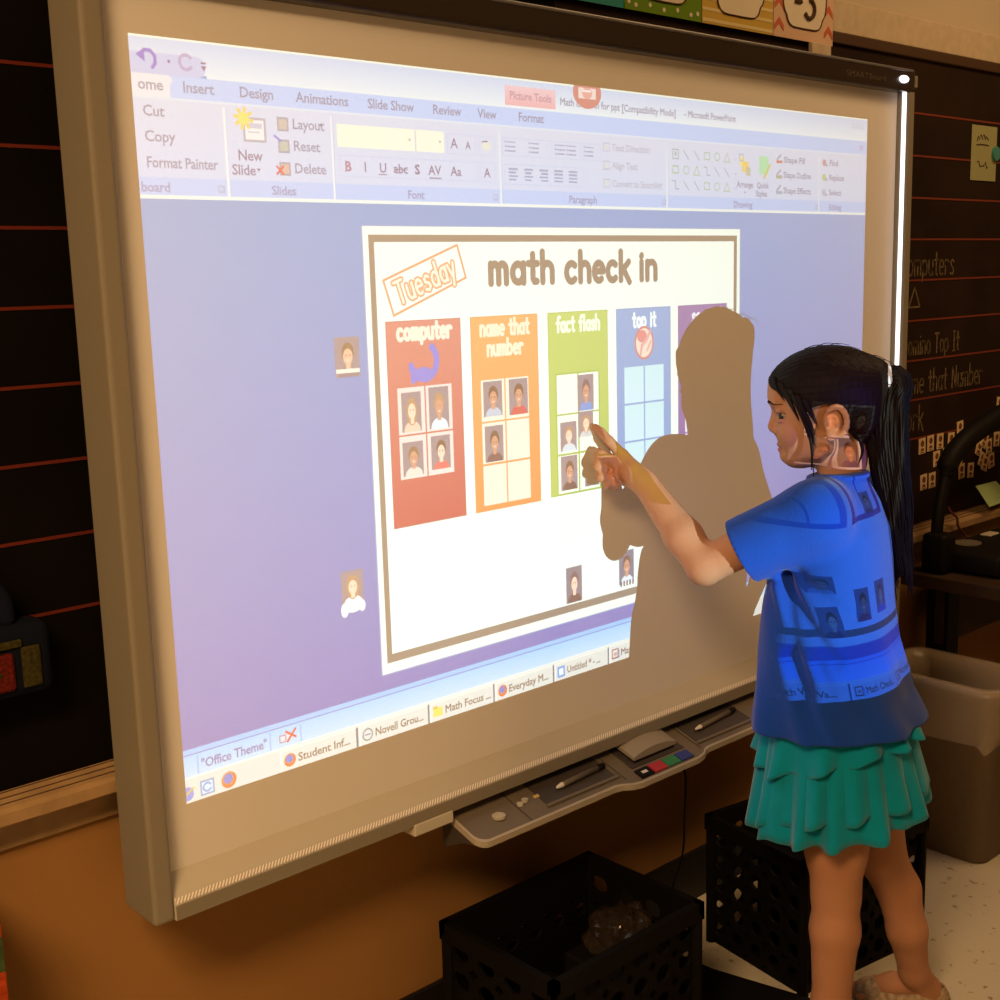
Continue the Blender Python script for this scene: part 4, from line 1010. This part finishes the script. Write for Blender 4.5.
# left arm raised to the board
EL = A_(1.5954, -0.2250, 0.8694); WL = A_(1.5985, -0.0920, 0.9934)
B.cap(SL, SL+(EL-SL)*.5, .038, .034, .02); B.cap(SL+(EL-SL)*.5, EL, .034, .0300, .012)
B.cap(EL, EL+(WL-EL)*.35, .0305, .0315, .012); B.cap(EL+(WL-EL)*.35, WL, .0315, .0215, .012)
# left hand: palm, pointing index finger, three curled fingers, thumb
KI, KM, KR, KP = A_(1.5923, -0.0450, 1.0406), A_(1.5832, -0.0460, 1.0259), A_(1.5848, -0.0490, 1.0101), A_(1.5931, -0.0530, 0.9971)
B.cap(WL, A_(1.5877, -0.0720, 1.0138), .0205, .0185, .01)
for kn in (KI, KM, KR, KP): B.cap(WL+(kn-WL)*.15, kn, .0160, .0118, .009)
def finger(pts, r0, r1): B.chain(pts, list(np.linspace(r0, r1, len(pts))), .003)
TIP = A_(1.5633, -0.0100, 1.0892)
finger([KI, A_(1.5736, -0.0320, 1.0662), A_(1.5685, -0.0180, 1.0814), TIP], .0100, .0066)
finger([KM, A_(1.5567, -0.0260, 1.0431), A_(1.5428, -0.0340, 1.0262), A_(1.5572, -0.0440, 1.0184)], .0104, .0084)
finger([KR, A_(1.5550, -0.0320, 1.0245), A_(1.5436, -0.0400, 1.0075), A_(1.5591, -0.0490, 1.0011)], .0102, .0082)
finger([KP, A_(1.5624, -0.0390, 1.0067), A_(1.5535, -0.0470, 0.9929), A_(1.5676, -0.0550, 0.9901)], .0092, .0074)
finger([A_(1.6176, -0.0500, 1.0114), A_(1.6070, -0.0220, 1.0244), A_(1.5826, -0.0160, 1.0374), A_(1.5649, -0.0160, 1.0465)], .0115, .0070)
# right arm hanging in front of the far side
ER = A_(1.992,-.285,.770); WR = A_(1.955,-.205,.675)
B.cap(SR, ER, .038, .030, .02); B.cap(ER, WR, .030, .021, .012)
PALM = WR+A_(-.018,.030,-.022); B.cap(WR, PALM, .021, .021, .01)
for k, (dx, ln) in enumerate(((-.016,.050),(-.005,.056),(.006,.052),(.016,.042))):
    q = PALM+A_(dx*.6,.008,dx); B.chain([q, q+A_(-.012,ln*.42,-.020), q+A_(-.006,ln*.55,-.045), q+A_(.006,ln*.45,-.055)], [.0085,.0078,.0070,.0062], .003)
B.chain([WR+A_(-.015,.004,.0), PALM+A_(-.026,.006,.004), PALM+A_(-.034,.026,-.008)], [.011,.009,.0068], .004)
# legs and feet
LH, LK, LA = A_(1.735,-.412,.50), A_(1.7038, -0.4180, 0.3146), A_(1.6862, -0.4240, 0.1220)
LF = A_(LA[0]+.008, LA[1]+.002, .055)
B.cap(LH, A_(1.7103, -0.4120, 0.3915), .058, .0485, .03); B.cap(A_(1.7103, -0.4120, 0.3915), LK, .0485, .0405, .02)
B.cap(LK, A_(1.6936, -0.4240, 0.2535), .0385, .0405, .012); B.cap(A_(1.6936, -0.4240, 0.2535), LA, .0405, .0310, .012); B.cap(LA, LF, .0325, .028, .012)
RH, RK, RM, RA = A_(1.855,-.398,.50), A_(1.9019, -0.4200, 0.2508), A_(1.9094, -0.4360, 0.1723), A_(1.9321, -0.4400, 0.0818)
B.cap(RH, A_(1.8576, -0.4020, 0.3371), .056, .044, .03); B.cap(A_(1.8576, -0.4020, 0.3371), RK, .044, .0385, .02)
B.cap(RK, RM, .0380, .0345, .012); B.cap(RM, RA, .0345, .0255, .012)
FD = A_(-.60,.80,0)
def foot(an, heel, fwd):
    B.cap(an, heel+fwd*.014+A_(0,0,.030), .026, .0225, .012); B.cap(heel+fwd*.014+A_(0,0,.026), heel+fwd*.075+A_(0,0,.028), .0215, .022, .012)
    B.cap(heel+fwd*.075+A_(0,0,.030), heel+fwd*.130+A_(0,0,.020), .024, .016, .012); sd = A_(fwd[1],-fwd[0],0)
    for k in range(5): B.cap(heel+fwd*.128+sd*(.018-.009*k)+A_(0,0,.016), heel+fwd*(.156-.006*abs(k-1))+sd*(.020-.010*k)+A_(0,0,.012), .0075, .0060, .004)
RHEEL = A_(1.978,-.460,.008); LHEEL = A_(LF[0]+.012, LF[1]-.018, .008); LD = A_(-.35,.937,0)
foot(RA, RHEEL, FD); foot(LF, LHEEL, LD)
me = B.mesh('body')
body = finish('body', me, [M['skin'], M['lips']], PR, True)
cs = np.empty(len(me.polygons)*3, np.float32); me.polygons.foreach_get('center', cs); cs = cs.reshape(-1, 3)-HC
f_, l_, u_ = cs@HF, cs@HL, cs@HU
lip = (f_ > .066) & (np.abs(l_) < .0185) & (np.abs(u_+.067) < .0092-.006*(np.abs(l_)/.0185)**2)
me.polygons.foreach_set('material_index', lip.astype(np.int32)); me.update()
del B

# eyes, lashes and brows
from mathutils.bvhtree import BVHTree
_vs = [v.co.copy() for v in me.vertices]; _ps = [tuple(p.vertices) for p in me.polygons]
TREE = BVHTree.FromPolygons(_vs, _ps); del _vs, _ps
def onface(l, u, lift, f0=.2):
    hit = TREE.ray_cast(Vector(H(f0, l, u)), Vector(-HF))
    return hit[0]+hit[1]*lift if hit[0] is not None else Vector(H(.07, l, u))
for sgn in (1, -1):
    ec = H(.0660,.031*sgn,-.0095)
    bm = NB(); bmesh.ops.create_uvsphere(bm, u_segments=24, v_segments=16, radius=.0130)
    for v in bm.verts: v.co = Vector(ec)+v.co
    look = Vector(HF*.985+HL*(.06*sgn)+HU*-.12).normalized()
    for f in bm.faces:
        if (f.calc_center_median()-Vector(ec)).normalized().dot(look) > .48: f.material_index = 1
    obj('eye', bm, [M['eyew'], M['eyeb']], PR, True)
    bm = NB(); tube(bm, [H(.0765-.010*abs(t)**2*1.2+(.002 if t*sgn < 0 else -.003*abs(t)), (.031+.0145*t)*sgn, -.0035+.001-.005*t*t) for t in (-1,-.6,-.2,.2,.6,1)], [.0009,.0022,.0028,.0028,.0024,.0010], 6); obj('eyelash', bm, M['lash'], PR, True)
    bm = NB(); tube(bm, [onface((.016+.028*t)*sgn, .0105+.0055*math.sin(PI*min(1,t*1.15)), .0003) for t in (0,.2,.4,.6,.8,1)], [.0005,.0015,.0022,.0022,.0015,.0005], 6); obj('eyebrow', bm, M['browhair'], PR, True)

# ------------------------------------------------------------------ hair
HR = Field(HC-.16, HC+.16, .0026)
def hairline(d, q):
    f, l, u = q[0]-.004, q[1], q[2]+.024
    al = np.abs(l)
    line = np.interp(f, [-.2,-.070,-.050,-.036,-.020,.0,.022,.040,.060,.078,.10], [-.085,-.078,-.062,-.030,.004,.010,.004,.006,.018,.033,.046]).astype(np.float32)
    line = line+np.where(f > .03, np.maximum(0, .03-al)*.35, 0)
    return np.maximum(d, (line-u)*.75)
HR.ell(H(-.003,0,.024), (.103,.080,.0775), FR, 0, clip=hairline)
HR.ell(H(-.048,0,-.010), (.052,.060,.062), FR, .012, clip=lambda d, q: np.maximum(d, (np.interp(q[0]-.048, [-.2,-.09,-.06,-.036,-.02,.1],[-.085,-.080,-.074,-.045,.004,.02]).astype(np.float32)-(q[2]-.010))*.75))
HR.cap(H(-.085,0,.035), H(-.102,0,.030), .034, .024, .02)
hm = HR.mesh('hair_cap'); V = np.empty(len(hm.vertices)*3, np.float32); hm.vertices.foreach_get('co', V); V = V.reshape(-1, 3)
tie = H(-.098,0,.032); dd = V-tie; w_ = np.linalg.norm(dd, axis=1); ang = np.arctan2(dd@HL, dd@HU)
V += (dd/w_[:, None])*(.0005*np.sin(ang*46+2*np.sin(ang*3))+.0005*np.sin(ang*83+1)).astype(np.float32)[:, None]*np.clip(w_/.06, 0, 1)[:, None]
hm.vertices.foreach_set('co', V.astype(np.float32).ravel()); hm.update()
hc = finish('hair', hm, M['hair'], PR, True)
bm = NB(); c0 = H(-.103,0,.030); rg = [Vector(c0)+Vector(HL*.026*math.cos(a)+HU*.026*math.sin(a)) for a in np.linspace(0, 2*PI, 21)]; tube(bm, rg, .0058, 8); o = obj('hair_tie', bm, M['band'], PR, True); o['label'] = 'pale lilac hair tie'
# ponytail: a bundle of long locks
spine = catmull([H(-.092,0,.030), H(-.114,0,.031), A_(1.8801, -0.3880, 1.1301), A_(1.8741, -0.3920, 1.0548), A_(1.8876, -0.3980, 0.9680), A_(1.9047, -0.4000, 0.8872), A_(1.9260, -0.4020, 0.7985)], 6)
NS = len(spine); rad = np.interp(np.linspace(0, 1, NS), [0,.10,.25,.5,.75,1], [.016,.022,.030,.032,.026,.014])
bm = NB(); rp = random.Random(11)
tube(bm, spine[:-2], list(rad[:-2]*.93), 18)
for k in range(170):
    a0 = rp.uniform(0, 2*PI); rr_ = math.sqrt(rp.uniform(.78, 1.02)); tw = rp.uniform(-.5,.5); e = rp.randint(NS-9, NS-1); pts = []; rs = []
    for i in range(e):
        p = Vector(spine[i]); t = (Vector(spine[min(i+1, NS-1)])-Vector(spine[max(i-1, 0)])).normalized(); a = a0+tw*i/NS
        s1 = Vector(HL)-t*t.dot(Vector(HL)); s1.normalize(); s2 = t.cross(s1)
        pts.append(p+(s1*math.cos(a)+s2*math.sin(a))*rad[i]*rr_*(1+.06*math.sin(i*.8+k))); rs.append(.0021*(1-.7*(i/e)**3)+.0003)
    tube(bm, pts, rs, 6)
for k in range(16):                                        # loose ends fanning out at the tip
    a = rp.uniform(0, 2*PI); p0 = Vector(spine[NS-8]); p1 = Vector(spine[-1])
    pts = [p0+Vector((math.cos(a),math.sin(a),0))*.012, p0.lerp(p1,.5)+Vector((math.cos(a),math.sin(a),0))*.017, p1+Vector((math.cos(a)*.014,math.sin(a)*.014, rp.uniform(-.03,.02)))]
    tube(bm, catmull(pts, 4), list(np.linspace(.004,.0006,9)), 5)
obj('ponytail', bm, M['hair'], PR, True)
def lock(pts, r0, r1, name='hair_strand'):
    bm = NB(); c = catmull([H(*p) for p in pts], 6); n_ = len(c); tube(bm, c, [r0+(r1-r0)*(i/(n_-1))**1.5 for i in range(n_)], 6); obj(name, bm, M['hair'], PR, True)
lock([(.052,.066,.030),(.042,.071,.005),(.030,.072,-.03),(.026,.070,-.065),(.028,.067,-.100)], .0050, .0012)
lock([(.045,.069,.028),(.036,.074,.0),(.024,.075,-.030),(.022,.072,-.058)], .0060, .0010)
lock([(.034,.072,.020),(.024,.076,-.004),(.016,.076,-.022)], .0060, .0012)
lock([(.072,.050,.048),(.060,.063,.022),(.050,.068,.000),(.044,.069,-.016)], .0050, .0008)
lock([(.058,.062,.038),(.046,.071,.012),(.036,.074,-.018),(.030,.072,-.046)], .0052, .0008)
lock([(.082,.036,.056),(.076,.049,.036),(.066,.059,.018)], .0036, .0006)
lock([(.062,.058,.040),(.055,.066,.012),(.046,.068,-.012)], .0045, .0008)
lock([(.024,.069,-.090),(.026,.066,-.115),(.022,.060,-.140)], .0010, .0004)
lock([(-.050,.052,-.045),(-.055,.046,-.075),(-.048,.042,-.098)], .0040, .0006)
lock([(-.072,.035,-.050),(-.078,.030,-.080),(-.070,.028,-.108)], .0040, .0006)
for k in range(8):
    a = rp.uniform(-.05,.05); lock([(.03-.016*k,a,.0985-.0011*k*k*.6),(.010-.016*k,a*1.1,.1035-.0013*k*k*.6),(-.012-.016*k,a*1.3,.0995-.0017*k*k*.6)], .0008, .0003)

# ------------------------------------------------------------------ tee shirt
ta = math.radians(15); TF = A_(-math.sin(ta), math.cos(ta), 0); TL = A_(-math.cos(ta), -math.sin(ta), 0)
S = Field((1.50,-.60,.50), (2.10,-.10,1.06), .003)
sec = [  # centre, half width, half depth at each height
 (A_(1.7652, -0.3800, 0.5873), .174, .144), (A_(1.7558, -0.3710, 0.6480), .158, .122), (A_(1.7641, -0.3560, 0.7310), .150, .108), (A_(1.7741, -0.3480, 0.7974), .146, .100), (A_(1.7902, -0.3420, 0.8632), .140, .092), (A_(1.8034, -0.3380, 0.9213), .128, .082), (A_(1.8064, -0.3370, 0.9639), .098, .066), (A_(1.8115, -0.3370, 0.9907), .062, .050), (A_(1.8109, -0.3370, 1.0079), .050, .044)]
zs = np.array([c[2] for c, a, b in sec]); o_ = np.argsort(zs)
zs = zs[o_]; cxs = np.array([c[0] for c, a, b in sec])[o_]; cys = np.array([c[1] for c, a, b in sec])[o_]; As = np.array([a for c, a, b in sec])[o_]; Bs = np.array([b for c, a, b in sec])[o_]
ZH, ZC = float(zs[0]), float(zs[-1])
sl, X, Y, Z = S.local((1.5,-.6,.5), (2.1,-.1,1.06))
zi = np.linspace(0, 1, 40)
def smooth(v): return np.interp(Z, zs, v).astype(np.float32)
DX, DY = X-smooth(cxs), Y-smooth(cys); P_ = DX*TL[0]+DY*TL[1]; Q_ = DX*TF[0]+DY*TF[1]
AA, BB = smooth(As), smooth(Bs)
th_ = np.arctan2(Q_/BB, P_/AA)
hemw = np.clip((ZH+.20-Z)/.20, 0, 1)
e_ = (np.abs(P_/AA)**2.3+np.abs(Q_/BB)**2.3)**(1/2.3)
d = (e_-1)*np.minimum(AA, BB)
d = d+.0045*hemw*np.sin(th_*7+Z*9+.7)+.0025*np.sin(th_*11-Z*34)*hemw
# folds running down and back from the left armpit
def fold(q0, z0, q1, z1, w, h_):
    t = np.clip(((Q_-q0)*(q1-q0)+(Z-z0)*(z1-z0))/((q1-q0)**2+(z1-z0)**2), 0, 1)
    r = np.hypot(Q_-q0-t*(q1-q0), Z-z0-t*(z1-z0)); return np.where(P_ > -.02, h_*np.exp(-(r/w)**2)*(1-.6*t), 0)
for a in ((.045,.875,-.055,.735,.010,.011),(.035,.860,-.015,.690,.011,.010),(.015,.87,-.075,.80,.010,.007),(.02,.74,-.03,.62,.012,.008),(-.03,.73,-.07,.60,.012,.006)): d = d+fold(*a)
for a in ((.05,.84,-.035,.70,.010,-.006),(.03,.74,0,.60,.012,-.006)): d = d+fold(*a)
hemz = ZH+.012+.010*np.cos(th_+.6)
d = np.maximum(d, hemz-Z)                                   # hem
neck_tilt = ZC+.002-.10*Q_-.15*np.abs(P_)*0
d = np.maximum(d, Z-neck_tilt)
S.put(d.astype(np.float32), sl, 0)
CUF = SL+(EL-SL)*.66
S.cap(SL+A_(.045,.01,.002), SL+A_(.01,.0,-.006), .050, .054, .03); S.cap(SL+A_(.015,0,-.006), CUF+A_(0,0,-.006), .056, .056, .022)
S.cap(SR+A_(-.045,0,.002), SR+A_(-.008,0,-.008), .050, .052, .03); S.cap(SR+A_(-.01,0,-.006), SR+(ER-SR)*.55, .053, .052, .022)
# square off the sleeve ends and hollow the cuffs
for s0, e0 in ((SL, EL), (SR, ER)):
    ax = (e0-s0)/np.linalg.norm(e0-s0); k = .66 if e0 is EL else .58; cp = s0+(e0-s0)*k
    lo_, hi_ = np.minimum(cp, e0)-.09, np.maximum(cp, e0)+.09
    sl2, X2, Y2, Z2 = S.local(lo_, hi_); pl = (X2-cp[0])*ax[0]+(Y2-cp[1])*ax[1]+(Z2-cp[2])*ax[2]
    near = np.sqrt((X2-cp[0])**2+(Y2-cp[1])**2+(Z2-cp[2])**2)
    Ff = S.F[sl2]; Ff[...] = np.where(near < .085, np.maximum(Ff, pl), Ff)
    S.cap(cp-ax*.03+A_(0,0,-.005), e0, .0445, .0445, .003, cut=True)
# hollow under the hem
sl, X, Y, Z = S.local((1.5,-.6,.5), (2.1,-.1,ZH+.06))
DX, DY = X-np.interp(Z, zs, cxs), Y-np.interp(Z, zs, cys); P2 = DX*TL[0]+DY*TL[1]; Q2 = DX*TF[0]+DY*TF[1]; a2, b2 = np.interp(Z, zs, As)-.012, np.interp(Z, zs, Bs)-.012
inn = (np.sqrt((P2/a2)**2+(Q2/b2)**2)-1)*np.minimum(a2, b2)
S.cut(np.maximum(inn, Z-(ZH+.045)).astype(np.float32), sl, .003)
sm = S.mesh('tee_shirt'); tee = finish('tee_shirt', sm, [M['shirt'], M['shirtprint']], PR, True)
cs = np.empty(len(sm.polygons)*3, np.float32); sm.polygons.foreach_get('center', cs); cs = cs.reshape(-1, 3)
rel = cs-A_(np.interp(.79, zs, cxs), np.interp(.79, zs, cys), .79); pf, pl_ = rel@TF, rel@TL
prt = (pf > .06) & (np.abs(pl_) < .085) & (np.abs(cs[:, 2]-.80) < .035) & (((cs[:, 2]*26+pl_*9) % 1) < .62)
sm.polygons.foreach_set('material_index', prt.astype(np.int32)); sm.update()
del S
bm = NB(); cc = A_(1.8110, -0.3370, 1.0045); rg = [Vector(cc)+Vector(TL*.052*math.cos(a)+TF*.047*math.sin(a))+Vector((0,0,-.10*.047*math.sin(a))) for a in np.linspace(0, 2*PI, 41)]; tube(bm, rg, .0055, 8); obj('collar', bm, M['shirt'], tee, True)
bm = NB(); ax = (EL-SL)/np.linalg.norm(EL-SL)

# ------------------------------------------------------------------ ruffled skirt
WC = A_(np.interp(ZH+.03, zs, cxs), np.interp(ZH+.03, zs, cys), ZH+.03)
sk = None
def tier(z0, z1, a0, b0, a1, b1, amp, n, ph, shift, name, parent):
    bm = NB(); N_, R_ = 220, 16; rings = []
    for j in range(R_+1):
        t = j/R_; row = []
        for i in range(N_):
            th = 2*PI*i/N_
            rf = amp*t**1.2*(math.sin(n*th+ph+.8*math.sin(3*th+ph))+.45*math.sin((2*n-5)*th+1.7*ph)*t)
            a = a0+(a1-a0)*t+rf; b = b0+(b1-b0)*t+rf
            dx_, dy_ = TL[0]*math.cos(th)+TF[0]*math.sin(th), TL[1]*math.cos(th)+TF[1]*math.sin(th)
            z = z0+(z1-z0)*t+.006*t*math.sin(2*th+ph)+.004*t*math.cos(n*th+ph)+.030*t*(.545*dx_-.84*dy_)
            p = WC[:2]+shift*t+TL[:2]*a*math.cos(th)+TF[:2]*b*math.sin(th)
            row.append(bm.verts.new((p[0], p[1], z)))
        rings.append(row)
    for A, Bq in zip(rings[:-1], rings[1:]):
        for i in range(N_): bm.faces.new((A[i], A[(i+1) % N_], Bq[(i+1) % N_], Bq[i]))
    o = obj(name, bm, M['skirt'], parent, True)
    md = o.modifiers.new('thickness', 'SOLIDIFY'); md.thickness = .0018
    return o
sh = A_(.002,-.004)
sk = tier(ZH+.05, .437, .136, .110, .168, .146, .011, 13, .4, sh, 'skirt', PR)
tier(ZH+.05, .468, .138, .112, .164, .140, .012, 11, 1.9, sh, 'ruffle_tier', sk)
tier(ZH+.05, .560, .140, .113, .158, .134, .011, 12, 3.3, sh*.6, 'ruffle_tier', sk)

# shoes
def shoe(heel, fwd, w):
    sd = A_(fwd[1], -fwd[0], 0); bm = NB(); outl = []
    for k in range(24):
        a = 2*PI*k/24; lx = .083*math.cos(a); wy = (.031+.006*math.cos(a))*math.sin(a)
        outl.append(heel+fwd*(.068+lx)+sd*wy)
    poly_prism(bm, [(p[0], p[1], .0) for p in outl], (0,0,.008)); so = obj('shoe', bm, M['sole'], PR)
    bm = NB(); rows = []
    for j, (z, s_) in enumerate(((.007,1.0),(.018,1.04),(.030,1.0),(.038,.92))):
        row = []
        for k in range(24):
            a = 2*PI*k/24; c = heel+fwd*.068; lx = .083*math.cos(a)*s_; wy = (.031+.006*math.cos(a))*math.sin(a)*s_
            zz = z if math.cos(a) < .25 else z*(1-.0*math.cos(a))
            p = c+fwd*lx+sd*wy; row.append(bm.verts.new((p[0], p[1], zz+(.006 if math.cos(a) < -.6 and j == 3 else 0))))
        rows.append(row)
    for A, Bq in zip(rows[:-1], rows[1:]):
        for k in range(24): bm.faces.new((A[k], A[(k+1) % 24], Bq[(k+1) % 24], Bq[k]))
    tp = []                                              # closed toe
    for k in [i for i in range(24) if math.cos(2*PI*i/24) > .30]: pass
    front = [rows[3][k] for k in (20,21,22,23,0,1,2,3,4)]
    mid = bm.verts.new(tuple(heel+fwd*.118+A_(0,0,.046)))
    for a, b in zip(front[:-1], front[1:]): bm.faces.new((a, b, mid))
    o = obj('upper', bm, M['shoe'], so, True); md = o.modifiers.new('thickness', 'SOLIDIFY'); md.thickness = .002; md.offset = 1
shoe(RHEEL-FD*.006, FD, 1); shoe(LHEEL-LD*.006, LD, 1)
# ------------------------------------------------------------------ room light
w = bpy.data.worlds.new('World'); SC.world = w; w.use_nodes = True
w.node_tree.nodes['Background'].inputs['Color'].default_value = (1.0,.42,.13,1); w.node_tree.nodes['Background'].inputs['Strength'].default_value = .09
def area(name, loc, rot, sx, sy, e, c):
    l = bpy.data.lights.new(name, 'AREA'); l.shape = 'RECTANGLE'; l.size = sx; l.size_y = sy; l.energy = e; l.color = c
    o = bpy.data.objects.new(name, l); COL.objects.link(o); o.location = loc; o.rotation_euler = [math.radians(a) for a in rot]
area('ceiling_lamp', (-1.0,-1.5,2.65), (0,0,0), 1.2, .6, 106, (1.0,.60,.27))
area('ceiling_lamp_right', (3.0,-1.0,2.85), (0,0,0), 1.2, .6, 21, (1.0,.60,.27))
# ------------------------------------------------------------------ camera
def camera():
    cd = bpy.data.cameras.new('camera'); cd.sensor_width = 36; cd.lens = 44.64; cd.clip_start = .05
    o = bpy.data.objects.new('camera', cd); COL.objects.link(o)
    o.matrix_world = Matrix([[0.738997, 0.138839, -0.659247, 0.0], [-0.67314, 0.111977, -0.730988, -1.49], [-0.027669, 0.983964, 0.176209, 1.35], [0.0, 0.0, 0.0, 1.0]])
    SC.camera = o
camera()
vs = SC.view_settings; SC.display_settings.display_device = 'sRGB'
vs.view_transform = 'Standard'; vs.look = 'None'; vs.exposure = 0; vs.gamma = 1; vs.use_curve_mapping = False
